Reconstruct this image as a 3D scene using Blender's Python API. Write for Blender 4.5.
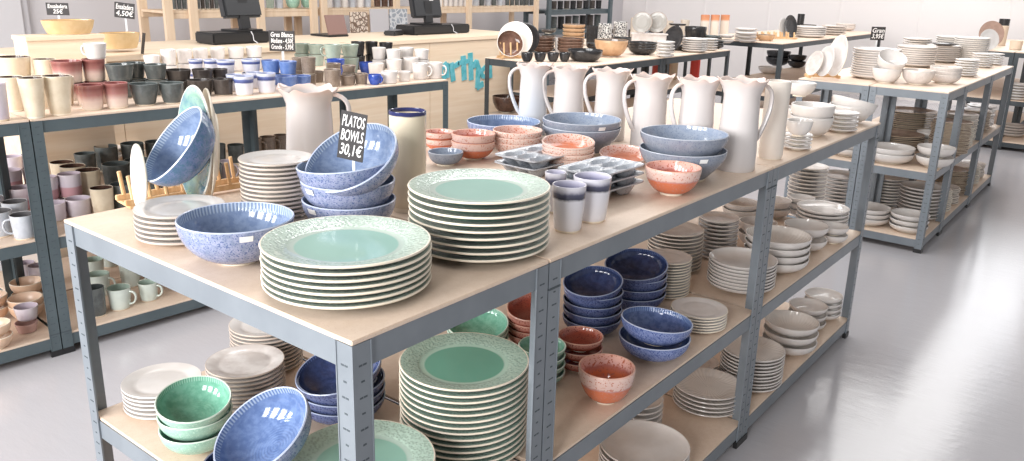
import bpy, bmesh, math, random
from mathutils import Vector, Matrix, Euler
random.seed(7)
PI = math.pi
S = bpy.context.scene
C = S.collection
for o in list(bpy.data.objects): bpy.data.objects.remove(o)

# ---------------------------------------------------------------- camera
CAM = Vector((-0.6855, -0.817, 1.394)); YAW, PITCH, ROLL, FPX, CX, CY = 0.6582, 0.2909, 0.0285, 814.0361, 517.3, 223.0
FW = Vector((math.cos(PITCH)*math.cos(YAW), math.cos(PITCH)*math.sin(YAW), -math.sin(PITCH)))
_r = Vector((math.sin(YAW), -math.cos(YAW), 0)); _u = _r.cross(FW)
RT = math.cos(ROLL)*_r + math.sin(ROLL)*_u; UP = -math.sin(ROLL)*_r + math.cos(ROLL)*_u
cd = bpy.data.cameras.new('camera'); cam = bpy.data.objects.new('camera', cd); C.objects.link(cam)
cam.matrix_world = Matrix(((RT.x, UP.x, -FW.x, CAM.x), (RT.y, UP.y, -FW.y, CAM.y), (RT.z, UP.z, -FW.z, CAM.z), (0, 0, 0, 1)))
cd.sensor_width = 36; cd.lens = FPX/1024*36; cd.shift_x = -(CX-512)/1024; cd.shift_y = (CY-230.5)/1024
cd.clip_start = .02; cd.clip_end = 60
S.camera = cam

# ---------------------------------------------------------------- light
W = bpy.data.worlds.new('world'); S.world = W; W.use_nodes = True
bg = W.node_tree.nodes['Background']; bg.inputs[0].default_value = (1.0, .985, .975, 1); bg.inputs[1].default_value = .40
def area(name, loc, rot, sx, sy, power, col=(1, 1, 1)):
    l = bpy.data.lights.new(name, 'AREA'); l.shape = 'RECTANGLE'; l.size = sx; l.size_y = sy; l.energy = power; l.color = col
    o = bpy.data.objects.new(name, l); C.objects.link(o); o.location = loc; o.rotation_euler = rot
    return o
for wy in (-1.4, .35, 2.1, 3.85): area('window_light', (-4.5, wy, 2.3), (0, -PI/2*.92, 0), 2.3, 1.15, 180, (1, .99, .985))       # shop windows behind the camera, left
area('skylight_or_fill_strip', (6.6, .8, 3.38), (0, 0, 0), 8.4, 1.2, 135, (1, .99, .98))            # roof light strip above the aisle
area('skylight_or_fill_strip', (3.2, 2.3, 3.38), (0, 0, 0), 7, .6, 110, (1, .99, .98))  # unseen fill strip, placed to brighten the counter front
area('skylight_or_fill_strip', (8.6, 3.4, 3.38), (0, 0, 0), 1.0, 5, 50, (1, .99, .98))  # unseen fill strip, added to lighten the right wall and rear tables
S.view_settings.view_transform = 'Standard'; S.view_settings.look = 'None'
S.view_settings.exposure = 0.10; S.view_settings.gamma = 1; S.view_settings.use_curve_mapping = False

# ---------------------------------------------------------------- pixel -> place helpers
def ray(px, py): return FW + RT*((px-CX)/FPX) - UP*((py-CY)/FPX)
def at(px, py, z):
    d = ray(px, py); return CAM + d*((z-CAM.z)/d.z)
def atY(px, py, Y):
    d = ray(px, py); return CAM + d*((Y-CAM.y)/d.y)
def atX(px, py, X):
    d = ray(px, py); return CAM + d*((X-CAM.x)/d.x)
def depth(p): return (Vector(p)-CAM).dot(FW)
def pix(p):
    d = Vector(p)-CAM; z = d.dot(FW); return (CX+FPX*d.dot(RT)/z, CY-FPX*d.dot(UP)/z)
def spot(x0, x1, yb, z, fr=.6, yt=None):
    """footprint centre, radius and top height of a round thing whose outline spans x0..x1, foot front at yb, front of its top rim at yt"""
    cx = (x0+x1)/2; c = at(cx, yb, z); r = .05; zt = z
    base = Vector((c.x, c.y, z))
    for _ in range(6):
        away = Vector((base.x-CAM.x, base.y-CAM.y, 0)).normalized()
        p = base + away*(r*fr)
        if yt is not None:
            lo, hi = z, z+.6
            for _k in range(30):
                m = (lo+hi)/2
                if pix((p.x-away.x*r, p.y-away.y*r, m))[1] > yt: lo = m
                else: hi = m
            zt = (lo+hi)/2
        r = (x1-x0)/2*depth((p.x, p.y, max(zt, z)))/FPX*.985
        # keep the top centred on the pixel column
        u = pix((p.x, p.y, (z+zt)/2))[0]
        base = base + Vector((RT.x, RT.y, 0))*((cx-u)*depth(p)/FPX)*.8
    away = Vector((base.x-CAM.x, base.y-CAM.y, 0)).normalized()
    p = base + away*(r*fr)
    return p.x, p.y, r, zt

# ---------------------------------------------------------------- materials
def lin(c):
    return tuple(((v/255)/12.92 if v/255 <= .04045 else ((v/255+.055)/1.055)**2.4) for v in c) + (1,)
MATS = {}
class NT:
    def __init__(s, name):
        s.m = bpy.data.materials.new(name); s.m.use_nodes = True; s.t = s.m.node_tree; s.b = s.t.nodes['Principled BSDF']
        s.tc = s.t.nodes.new('ShaderNodeTexCoord')
    def n(s, kind, **kw):
        x = s.t.nodes.new(kind)
        for k, v in kw.items(): setattr(x, k, v)
        return x
    def l(s, a, b): s.t.links.new(a, b)
    def math(s, op, a, b=0.0, clamp=False):
        x = s.n('ShaderNodeMath', operation=op, use_clamp=clamp)
        for i, v in enumerate((a, b)):
            if isinstance(v, (int, float)): x.inputs[i].default_value = v
            else: s.l(v, x.inputs[i])
        return x.outputs[0]
    def mix(s, f, a, b):
        x = s.n('ShaderNodeMix', data_type='RGBA')
        for i, v in ((0, f), (6, a), (7, b)):
            if isinstance(v, (int, float)): x.inputs[i].default_value = v
            elif isinstance(v, tuple): x.inputs[i].default_value = v
            else: s.l(v, x.inputs[i])
        return x.outputs[2]
    def noise(s, scale, detail=3, co='Object', rough=.6, dist=0.0, vec=None):
        x = s.n('ShaderNodeTexNoise'); x.inputs['Scale'].default_value = scale; x.inputs['Detail'].default_value = detail
        x.inputs['Roughness'].default_value = rough; x.inputs['Distortion'].default_value = dist
        s.l(vec if vec else s.tc.outputs[co], x.inputs['Vector']); return x.outputs['Fac']
    def ramp(s, f, stops, interp='LINEAR'):
        x = s.n('ShaderNodeValToRGB'); x.color_ramp.interpolation = interp; e = x.color_ramp.elements
        while len(e) < len(stops): e.new(.5)
        for i, (p, c) in enumerate(stops): e[i].position = p; e[i].color = c if len(c) == 4 else lin(c)
        s.l(f, x.inputs[0]); return x.outputs[0]
    def step(s, f, a, b):
        return s.ramp(f, [(a, (0, 0, 0, 1)), (b, (1, 1, 1, 1))])
    def bump(s, h, strength=.3, dist=.002):
        x = s.n('ShaderNodeBump'); x.inputs['Strength'].default_value = strength; x.inputs['Distance'].default_value = dist
        s.l(h, x.inputs['Height']); s.l(x.outputs[0], s.b.inputs['Normal'])
    def col(s, c):
        if isinstance(c, tuple): s.b.inputs['Base Color'].default_value = c
        else: s.l(c, s.b.inputs['Base Color'])
def glaze(name, c1, c2=None, scale=60, lo=.4, hi=.6, rough=.12, speck=None, spscale=260, splo=.64, bump=0, bscale=90, coat=.0, metal=0):
    if name in MATS: return MATS[name]
    t = NT(name); c = lin(c1)
    if c2: c = t.mix(t.step(t.noise(scale), lo, hi), lin(c1), lin(c2))
    if speck: c = t.mix(t.step(t.noise(spscale, 1), splo, splo+.05), c, lin(speck))
    t.col(c); t.b.inputs['Roughness'].default_value = rough; t.b.inputs['Metallic'].default_value = metal
    if coat: t.b.inputs['Coat Weight'].default_value = coat; t.b.inputs['Coat Roughness'].default_value = .05
    if bump: t.bump(t.noise(bscale, 3), bump, .002)
    MATS[name] = t.m; return t.m
def banded(name, stops, rough=.14, wob=.05, wscale=40, speck=None, spscale=300, splo=.62, interp='LINEAR'):
    """glaze bands that run round the pot at a height (0 foot, 1 rim)"""
    if name in MATS: return MATS[name]
    t = NT(name); sp = t.n('ShaderNodeSeparateXYZ'); t.l(t.tc.outputs['Generated'], sp.inputs[0])
    z = t.math('ADD', sp.outputs[2], t.math('MULTIPLY', t.math('SUBTRACT', t.noise(wscale, 2), .5), wob*2))
    c = t.ramp(z, stops, interp)
    if speck: c = t.mix(t.step(t.noise(spscale, 1), splo, splo+.06), c, lin(speck))
    t.col(c); t.b.inputs['Roughness'].default_value = rough; MATS[name] = t.m; return t.m
def combed(name, light, dark, mid, rough=.08, teeth=90, c0=.78):
    """glossy glaze with a ring of combed strokes just under the rim"""
    t = NT(name); sp = t.n('ShaderNodeSeparateXYZ'); t.l(t.tc.outputs['Object'], sp.inputs[0])
    a = t.math('ARCTAN2', sp.outputs[1], sp.outputs[0]); w = t.math('SINE', t.math('MULTIPLY', a, teeth))
    g = t.n('ShaderNodeSeparateXYZ'); t.l(t.tc.outputs['Generated'], g.inputs[0])
    m1 = t.step(g.outputs[2], c0, c0+.04)
    base = t.mix(t.step(t.noise(70), .4, .62), lin(dark), lin(mid))
    rim = t.mix(t.step(w, -.2, .4) if False else t.math('MULTIPLY', t.math('ADD', w, 1.0), .5), lin(dark), lin(light))
    t.col(t.mix(m1, base, rim)); t.b.inputs['Roughness'].default_value = rough
    rr = t.math('SQRT', t.math('ADD', t.math('MULTIPLY', sp.outputs[0], sp.outputs[0]), t.math('MULTIPLY', sp.outputs[1], sp.outputs[1])))
    rings = t.math('MULTIPLY', t.math('SINE', t.math('MULTIPLY', rr, 1100)), t.math('SUBTRACT', 1.0, t.step(g.outputs[2], .12, .3)))
    t.bump(t.math('ADD', t.math('MULTIPLY', t.math('MULTIPLY', w, m1), .5), t.math('MULTIPLY', rings, .35)), .35, .002); MATS[name] = t.m; return t.m
def platemat(name, well, ring, rim, R, rough=.1):
    t = NT(name); sp = t.n('ShaderNodeSeparateXYZ'); t.l(t.tc.outputs['Object'], sp.inputs[0])
    rr = t.math('SQRT', t.math('ADD', t.math('MULTIPLY', sp.outputs[0], sp.outputs[0]), t.math('MULTIPLY', sp.outputs[1], sp.outputs[1])))
    rn = t.math('DIVIDE', rr, R)
    lace = t.n('ShaderNodeTexVoronoi', feature='SMOOTH_F1'); lace.inputs['Scale'].default_value = 210; t.l(t.tc.outputs['Object'], lace.inputs['Vector'])
    lf = t.step(lace.outputs['Distance'], .15, .55)
    rimc = t.mix(lf, lin(rim), lin(tuple(min(255, v+26) for v in rim)))
    c = t.mix(t.step(rn, .60, .625), t.mix(t.noise(9, 2), lin(well), lin(tuple(min(255, v+10) for v in well))), lin(ring))
    c = t.mix(t.step(rn, .66, .70), c, rimc)
    t.col(c); t.b.inputs['Roughness'].default_value = rough
    t.bump(t.math('MULTIPLY', lf, t.step(rn, .69, .72)), .35, .0015); MATS[name] = t.m; return t.m
def plain(name, c, rough=.5, metal=0):
    if name in MATS: return MATS[name]
    t = NT(name); t.col(lin(c)); t.b.inputs['Roughness'].default_value = rough; t.b.inputs['Metallic'].default_value = metal; MATS[name] = t.m; return t.m
def wood(name, c1, c2, axis=0, scale=7, knots=True, rough=.6):
    if name in MATS: return MATS[name]
    t = NT(name); mp = t.n('ShaderNodeMapping'); t.l(t.tc.outputs['Object'], mp.inputs[0])
    sc = [scale*4]*3; sc[axis] = scale*.28; mp.inputs['Scale'].default_value = sc
    g = t.noise(1, 4, vec=mp.outputs[0], dist=.6)
    c = t.mix(t.step(g, .35, .65), lin(c1), lin(c2))
    if knots:
        v = t.n('ShaderNodeTexVoronoi'); mp2 = t.n('ShaderNodeMapping'); t.l(t.tc.outputs['Object'], mp2.inputs[0])
        s2 = [7]*3; s2[axis] = 3.2; mp2.inputs['Scale'].default_value = s2; t.l(mp2.outputs[0], v.inputs['Vector']); v.inputs['Scale'].default_value = 1
        c = t.mix(t.step(v.outputs['Distance'], .05, .10), lin((176, 128, 88)), c)
    t.col(c); t.b.inputs['Roughness'].default_value = rough; MATS[name] = t.m; return t.m

M_metal = glaze('slate grey powder coated steel', (124, 131, 138), (117, 124, 131), 8, rough=.34, bump=.05, bscale=400)
M_metal_green = glaze('dark green grey powder coated steel', (86, 98, 103), (79, 91, 96), 8, rough=.36, bump=.05, bscale=400)
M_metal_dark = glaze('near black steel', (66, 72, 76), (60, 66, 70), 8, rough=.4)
M_slot = plain('dark slot', (74, 82, 88), .8)
M_black = plain('black plastic', (34, 34, 36), .4)
M_blackgloss = glaze('black glaze', (42, 42, 44), (52, 52, 54), rough=.15)
M_board = glaze('pale chipboard', (224, 202, 182), (228, 207, 188), 60, rough=.5, speck=(212, 186, 164), spscale=420, splo=.64)
M_pine = wood('pine boards', (240, 220, 196), (232, 208, 180), 0)
M_pine_up = wood('pine posts', (228, 204, 178), (218, 192, 162), 2, knots=False)
M_peg = wood('beech pegs', (226, 190, 145), (206, 164, 118), 2, 20, False)
M_white = glaze('white glaze', (222, 217, 213), (215, 209, 205), 12, rough=.16)
M_offwhite = glaze('warm off white glaze', (231, 227, 225), (224, 219, 216), 20, rough=.22)
M_greige = glaze('greige speckled glaze', (217, 210, 206), (207, 199, 194), 30, rough=.25, speck=(182, 172, 165), splo=.66)
M_cream = glaze('cream unglazed edge', (234, 224, 206), rough=.4)
M_brownedge = glaze('brown edge', (150, 118, 98), rough=.5)

# ---------------------------------------------------------------- mesh helpers
def fin(name, bm, mats, smooth=True, auto=True):
    me = bpy.data.meshes.new(name); bmesh.ops.recalc_face_normals(bm, faces=bm.faces); bm.to_mesh(me); bm.free()
    for m in (mats if isinstance(mats, (list, tuple)) else [mats]): me.materials.append(m)
    if smooth:
        for p in me.polygons: p.use_smooth = True
        if auto and hasattr(me, 'set_sharp_from_angle'): me.set_sharp_from_angle(angle=math.radians(42))
    return me
def lathe(prof, seg=32, mod=None):
    """prof: list of (r, z[, material index of the band that starts here])"""
    bm = bmesh.new(); rings = []
    for i, p in enumerate(prof):
        r, z = p[0], p[1]
        if r < 1e-5: rings.append([bm.verts.new((0, 0, z))])
        else:
            vs = []
            for k in range(seg):
                a = 2*PI*k/seg; rr, zz = (mod(a, r, z, i) if mod else (r, z)); vs.append(bm.verts.new((rr*math.cos(a), rr*math.sin(a), zz)))
            rings.append(vs)
    for i in range(len(rings)-1):
        A, B = rings[i], rings[i+1]; mi = prof[i][2] if len(prof[i]) > 2 else 0
        for k in range(seg):
            k2 = (k+1) % seg
            if len(A) == 1 and len(B) == 1: continue
            if len(A) == 1: f = bm.faces.new((A[0], B[k], B[k2]))
            elif len(B) == 1: f = bm.faces.new((A[k], B[0], A[k2]))
            else: f = bm.faces.new((A[k], B[k], B[k2], A[k2]))
            f.material_index = mi
    return bm
def box(bm, x0, x1, y0, y1, z0, z1, mi=0, M=None):
    v = [bm.verts.new(Vector(p) if M is None else M @ Vector(p)) for p in ((x0, y0, z0), (x1, y0, z0), (x1, y1, z0), (x0, y1, z0), (x0, y0, z1), (x1, y0, z1), (x1, y1, z1), (x0, y1, z1))]
    for q in ((0, 3, 2, 1), (4, 5, 6, 7), (0, 1, 5, 4), (1, 2, 6, 5), (2, 3, 7, 6), (3, 0, 4, 7)):
        f = bm.faces.new([v[i] for i in q]); f.material_index = mi
def boxm(name, dims, m, bev=0):
    bm = bmesh.new(); box(bm, *dims)
    if bev: bmesh.ops.bevel(bm, geom=list(bm.edges), offset=bev, segments=2, affect='EDGES')
    return fin(name, bm, m, smooth=False)
def tube(path, rads, seg=10, flat=1.0, side=None):
    """closed-end tube along path; rads one per point; flat squashes along `side`"""
    bm = bmesh.new(); rings = []; n = len(path); P = [Vector(p) for p in path]
    up0 = Vector(side) if side else Vector((0, 1, 0))
    for i, p in enumerate(P):
        t = (P[min(i+1, n-1)]-P[max(i-1, 0)]).normalized(); u = (up0-t*up0.dot(t)).normalized(); w = t.cross(u); r = rads[i] if isinstance(rads, (list, tuple)) else rads
        rings.append([bm.verts.new(p+u*(r*flat*math.cos(2*PI*k/seg))+w*(r*math.sin(2*PI*k/seg))) for k in range(seg)])
    for a, b in zip(rings, rings[1:]):
        for k in range(seg): bm.faces.new((a[k], a[(k+1) % seg], b[(k+1) % seg], b[k]))
    bm.faces.new(rings[0]); bm.faces.new(list(reversed(rings[-1]))); return bm

# ---------------------------------------------------------------- object helpers
def link(name, me, parent=None, loc=(0, 0, 0), rot=(0, 0, 0)):
    o = bpy.data.objects.new(name, me); C.objects.link(o); o.location = loc
    if isinstance(rot, (Matrix,)): o.rotation_euler = rot.to_euler()
    else: o.rotation_euler = rot
    if parent is not None: o.parent = parent
    return o
LABELS = {}
REG = []; POSTS = []
def reg(objs, x, y, r, z0, z1): REG.append([objs, x, y, r, z0, z1, x, y])
def settle():
    """nudge neighbouring stacks apart until none of them touch each other or a post"""
    for it in range(80):
        moved = False
        for i, a in enumerate(REG):
            for b in REG[i+1:]:
                if min(a[5], b[5])-max(a[4], b[4]) < .003: continue
                dx, dy = b[1]-a[1], b[2]-a[2]; d = math.hypot(dx, dy) or 1e-6; need = a[3]+b[3]+.001-d
                if need > 0:
                    wa = b[3]**2/(a[3]**2+b[3]**2); k = need*.6
                    a[1] -= dx/d*k*wa; a[2] -= dy/d*k*wa; b[1] += dx/d*k*(1-wa); b[2] += dy/d*k*(1-wa); moved = True
            for px, py, h in POSTS:
                if a[4] > h-.02: continue
                dx, dy = a[1]-px, a[2]-py; d = math.hypot(dx, dy) or 1e-6; need = a[3]+.004-d
                if need > 0: a[1] += dx/d*need*.6; a[2] += dy/d*need*.6; moved = True
        if not moved: break
    for a in REG:
        dx, dy = a[1]-a[6], a[2]-a[7]
        if math.hypot(dx, dy) > .02: print('MOVED %.3f' % math.hypot(dx, dy), [round(v) for v in pix((a[6], a[7], a[4]))], a[0][0]['label'])
        for o in a[0]: o.location.x += dx; o.location.y += dy
def tag(o, label, cat, group=None):
    nw = len(label.split())
    if nw < 4 or nw > 16: print('LABELLEN', nw, label)
    if label in LABELS: print('DUPLABEL', label)
    LABELS[label] = 1
    o['label'] = label; o['category'] = cat
    if group: o['group'] = group
    return o
def struct(name, me, loc=(0, 0, 0)):
    o = link(name, me, None, loc); o['kind'] = 'structure'; return o
def thing(name, parts, loc, rot, label, cat, group=None):
    """parts: [(part name, mesh, children)] ; one lone part makes the thing itself a mesh"""
    if len(parts) == 1 and not (len(parts[0]) > 2 and parts[0][2]):
        o = link(name, parts[0][1], None, loc, rot)
    else:
        o = link(name, None, None, loc, rot); o.empty_display_size = .05
        for p in parts:
            c = link(p[0], p[1], o)
            for s in (p[2] if len(p) > 2 else []): link(s[0], s[1], c)
    return tag(o, label, cat, group)
def lean(ang, az, spin=0):
    """rotation that leans the up axis by ang degrees towards azimuth az (degrees)"""
    a = math.radians(az); ax = Vector((0, 0, 1)).cross(Vector((math.cos(a), math.sin(a), 0)))
    return Matrix.Rotation(math.radians(ang), 3, ax) @ Matrix.Rotation(math.radians(spin), 3, 'Z')
YD = math.degrees(YAW)
TOCAM, LEFT, RIGHT, AWAY = YD+180, YD+90, YD-90, YD
def ordn(i, n):
    if n == 1: return ''
    if i == n-1: return 'topmost'
    if i == 0: return 'lowest'
    k = n-1-i
    w = ['', 'second', 'third', 'fourth', 'fifth', 'sixth', 'seventh', 'eighth', 'ninth', 'tenth', 'eleventh', 'twelfth', 'thirteenth', 'fourteenth', 'fifteenth', 'sixteenth', 'seventeenth', 'eighteenth', 'nineteenth', 'twentieth', 'twenty-first', 'twenty-second', 'twenty-third', 'twenty-fourth']
    return w[k] + ' from top'
ORD = ['first', 'second', 'third', 'fourth', 'fifth', 'sixth', 'seventh', 'eighth', 'ninth', 'tenth', 'eleventh', 'twelfth', 'thirteenth', 'fourteenth', 'fifteenth', 'sixteenth']

# ---------------------------------------------------------------- shapes of pots
def p_plate(r, h, fine=True, edge=1):
    t = .0034*min(1, r/.08)+.001
    return [(0, .003, 0), (.50*r, .003, 0), (.52*r, 0, 2), (.57*r, 0, 2), (.59*r, .0035, 0), (.70*r, .30*h, 0), (.96*r, h-t, 0), (.99*r, h-t*.9, 1), (r, h-t*.4, 1), (.992*r, h, 1), (.975*r, h, 3),
            (.72*r, .34*h+t, 3), (.66*r, .22*h+t, 3), (.60*r, .0035+t, 3), (.4*r, .003+t, 3), (0, .003+t, 3)]
def p_deep(r, h):
    t = .0045
    o = [(0, .003, 0), (.44*r, .003, 0), (.46*r, 0, 2), (.52*r, 0, 2), (.54*r, .004, 0)]
    for k in range(1, 7):
        a = k/6; o.append((r*(.54+.46*math.sin(a*PI/2)**.8), .004+(h-.005)*a**1.5, 0))
    o[-1] = (r, h-.0015, 1); i = [(.992*r, h, 1), (.97*r, h-.0005, 3)]
    for k in range(5, 0, -1):
        a = k/6; i.append((r*(.54+.46*math.sin(a*PI/2)**.8)-t*.8, .004+t*.8+(h-.005)*a**1.5, 3))
    i += [(.48*r, .0035+t, 3), (0, .0035+t, 3)]
    return o+i
def p_bowl(r, h, f=.42, pw=.75, zp=1.35, t=.0045):
    o = [(0, .004, 0), ((f-.07)*r, .004, 0), ((f-.05)*r, 0, 2), (f*r, 0, 2), ((f+.01)*r, .005, 0)]; N = 9
    def R(a): return r*(f+.01+(1-f-.01)*math.sin(a*PI/2)**pw)
    def Z(a): return .005+(h-.006)*a**zp
    for k in range(1, N+1): o.append((R(k/N), Z(k/N), 0))
    o[-1] = (r, h-.002, 1); i = [(r-t*.35, h, 1), (r-t*.8, h-.001, 3)]
    for k in range(N-1, 0, -1):
        a = k/N; i.append((R(a)-t*.85, Z(a)+t*.75, 3))
    i += [((f-.04)*r, .006+t, 3), (0, .0055+t, 3)]
    return o+i
def p_cup(r, h, rb=.86, t=.003, belly=0.0, edge=1, foot=.9):
    o = [(0, .003, 0), (foot*rb*r-.004, .003, 0), (foot*rb*r-.002, 0, 2), (foot*rb*r, 0, 2), (rb*r, h*.05, 0)]; N = 8
    for k in range(1, N+1):
        a = k/N; o.append((r*(rb+(1-rb)*a)+belly*r*math.sin(a*PI), h*.05+(h*.95-.001)*a, 0))
    o[-1] = (r, h-.001, edge); i = [(r-t*.5, h, edge), (r-t, h-.001, 3)]
    for k in range(N-1, 0, -1):
        a = k/N; i.append((r*(rb+(1-rb)*a)+belly*r*math.sin(a*PI)-t, h*.05+(h*.95-.001)*a, 3))
    i += [(rb*r-t-.002, .008, 3), (0, .0065, 3)]
    return o+i
CACHE = {}
def pot(name, prof, mats, seg=32, mod=None):
    """mats = [outside, rim, foot ring, inside]"""
    return fin(name, lathe(prof, seg, mod), mats)
def handle_mesh(r, h, rb, mat, sz=1.0, thick=.0042, lo=.22, hi=.82):
    def rad(a): return r*(rb+(1-rb)*a)
    pts = []; z0, z1 = h*lo, h*hi; zc = (z0+z1)/2; b = (z1-z0)/2; a0 = rad((z0+z1)/2/h)
    for k in range(13):
        t = -PI/2+PI*k/12; z = zc+b*math.sin(t); x = rad(z/h)-.002+(b*1.0*sz)*math.cos(t)**.7 if math.cos(t) > 1e-4 else rad(z/h)-.002
        pts.append((x, 0, z))
    return fin('handle', tube(pts, thick, 8, 1.25), mat)

def set_mats(key):
    return KINDS[key]
def stack(name, cat, desc, where, group, mats, shape, x0, x1, yb, yt, z, n, fr=.6, h1=None, seg=36, lean_top=None, parts=None, jit=.0015, foot=True):
    """a stack of n pots read off the photograph: outline x0..x1, foot front yb, front of top rim yt"""
    cx, cy, r, zt = spot(x0, x1, yb, z, fr, yt); Ht = zt-z
    if h1 is None: h1 = {'plate': .16*r, 'deep': .34*r, 'bowl': .8*r}[shape]
    if n == 1: h1 = max(Ht, .012); pitch = 0
    else:
        pitch = max((Ht-h1)/(n-1), .0048)
    if n > 1 and (Ht-h1)/(n-1) < .0048: print('TIGHT', where, round((Ht-h1)/(n-1), 4), 'r', round(r, 3), 'Ht', round(Ht, 3), 'h1', round(h1, 3))
    prof = {'plate': p_plate, 'deep': p_deep, 'bowl': p_bowl}[shape](r, h1)
    me = pot(name, prof, mats, seg)
    out = []
    for i in range(n):
        jx, jy = (random.uniform(-jit, jit), random.uniform(-jit, jit)) if i else (0, 0)
        o_ = ordn(i, n)
        lab = (desc + (', ' + o_ + ' of ' if o_ else ', ') + where)
        rot = (0, 0, random.uniform(0, 6.28))
        if lean_top and i == n-1: rot = lean(*lean_top)
        loc = (cx+jx, cy+jy, z+i*pitch+.0002)
        if lean_top and i == n-1: loc = (loc[0], loc[1], loc[2]+r*math.sin(math.radians(lean_top[0]))*.5)
        p = [(cat if cat != 'dish' else 'body', me)] if parts is None else parts(me, r, h1)
        out.append(thing(name, p if parts else [(name, me)], loc, rot, lab, cat, group if n > 1 else None))
    return out, (cx, cy, r, zt, pitch, h1)

# ================================================================ THE ROOM
def floor_mat():
    t = NT('glossy pale grey resin floor')
    n = t.noise(1.4, 3); c = t.mix(n, lin((172, 170, 174)), lin((181, 179, 183)))
    t.col(c); t.l(t.ramp(t.noise(2.2, 4), [(.3, (.10,)*3+(1,)), (.75, (.17,)*3+(1,))]), t.b.inputs['Roughness'])
    mp = t.n('ShaderNodeMapping'); mp.inputs['Rotation'].default_value = (0, 0, .9); mp.inputs['Scale'].default_value = (26, 9, 1); t.l(t.tc.outputs['Object'], mp.inputs[0])
    t.bump(t.noise(1, 5, rough=.7, vec=mp.outputs[0]), .12, .01); return t.m
def wall_mat(name, c, ribs=0, axis=1):
    t = NT(name); t.col(t.mix(t.noise(.8, 2), lin(c), lin(tuple(v-5 for v in c)))); t.b.inputs['Roughness'].default_value = .7
    if ribs:
        sp = t.n('ShaderNodeSeparateXYZ'); t.l(t.tc.outputs['Object'], sp.inputs[0])
        t.bump(t.step(t.math('SINE', t.math('MULTIPLY', sp.outputs[axis], ribs)), .6, .95), .6, .03)
    return t.m
XW, YW, ZW = 11.0, 6.2, 3.4
struct('floor', boxm('floor', (-2.4, XW, -4.2, YW, -.1, 0), floor_mat()))
struct('wall_back', boxm('wall_back', (-2.4, XW+.1, YW, YW+.1, -.1, ZW), wall_mat('grey white painted wall', (206, 202, 204))))
def ribbed():
    bm = bmesh.new(); prof = []; y = -4.2
    while y < YW:
        prof += [(y, 0), (y+.96, 0), (y+.97, -.004), (y+.99, -.004), (y+1, 0)]; y += 1
    prof = [p for p in prof if p[0] <= YW]; prof.append((YW, 0)); vs = []
    for yy, d in prof: vs.append((bm.verts.new((XW+d, yy, -.1)), bm.verts.new((XW+d, yy, ZW)), bm.verts.new((XW+.1, yy, -.1)), bm.verts.new((XW+.1, yy, ZW))))
    for a, b in zip(vs, vs[1:]):
        bm.faces.new((a[0], b[0], b[1], a[1])); bm.faces.new((a[2], a[3], b[3], b[2])); bm.faces.new((a[1], b[1], b[3], a[3]))
    return fin('wall_right', bm, wall_mat('white ribbed sheet wall', (236, 230, 228)), smooth=False)
struct('wall_right', ribbed())
t_ = NT('added glowing window pane'); t_.col(lin((235, 238, 242))); t_.b.inputs['Emission Color'].default_value = (.96, .98, 1, 1); t_.b.inputs['Emission Strength'].default_value = 1.9
struct('added_window_glow', boxm('added_window_glow', (XW-.03, XW-.012, -.02, .95, 1.45, 3.3), t_.m))  # glowing pane added out of view to put the bright streak on the floor
def added_window_frame():
    bm = bmesh.new(); a, b, c, d = -.07, 1.0, 1.40, 3.35
    for q in ((a, b, c, c+.05), (a, b, d-.05, d), (a, a+.05, c+.05, d-.05), (b-.05, b, c+.05, d-.05), (.45, .48, c+.05, d-.05), (a+.05, b-.05, 2.3, 2.33)): box(bm, XW-.05, XW-.006, *q)
    return fin('added_window_trim', bm, plain('white frame of added window', (226, 224, 224), .5), smooth=False)
struct('added_window_trim', added_window_frame())  # frame made up to go round the added glowing pane
# blind strip on the back wall, far left
wp = atY(24, 20, YW-.06)
struct('window_1', boxm('window_1', (atY(-60, 20, YW-.05).x, wp.x, YW-.06, YW, .2, 3.2), plain('pale window blind', (208, 205, 207), .8), .008))
struct('trim_1', boxm('trim_1', (wp.x+.001, wp.x+.05, YW-.04, YW, .0, 3.3), plain('window frame grey', (196, 193, 196), .6), .004))

# ================================================================ SHELVING UNITS
FL = .036
def post_mesh(h, sx, sy, metal, cut):
    bm = bmesh.new(); T = .0022
    # corner at origin; flanges run inwards (sx, sy)
    def bx(xa, xb, ya, yb, z0, z1, mi=0): box(bm, min(xa, xb), max(xa, xb), min(ya, yb), max(ya, yb), z0, z1, mi)
    bx(0, sx*FL, 0, sy*T, .006, h); bx(0, sx*T, sy*T, sy*FL, .006, h)
    bx(sx*(FL-.002), sx*FL, -sy*.0014, 0, .006, h); bx(-sx*.0014, 0, sy*(FL-.002), sy*FL, .006, h)   # bead added along the flange ends to catch a bright line
    z = .05; k = 0
    while z < h-.02:                                              # keyhole slots punched down both flanges
        for u in (.4, .62) if k % 2 else (.5,):
            bx(sx*FL*(u-.09), sx*FL*(u+.09), -sy*.0004, 0, z, z+.0028, 1); bx(-sx*.0004, 0, sy*FL*(u-.09), sy*FL*(u+.09), z, z+.0028, 1)
        z += .026; k += 1
    return fin('post', bm, [metal, M_slot], smooth=False)
def foot_mesh(sx, sy):
    bm = bmesh.new(); e = .003
    xa, xb = sorted((-sx*e, sx*(FL+e))); ya, yb = sorted((-sy*e, sy*.010)); box(bm, xa, xb, ya, yb, 0, .022)
    xa, xb = sorted((-sx*e, sx*.010)); ya, yb = sorted((sy*.010, sy*(FL+e))); box(bm, xa, xb, ya, yb, 0, .022)
    return fin('foot', bm, M_black, smooth=False)
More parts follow.
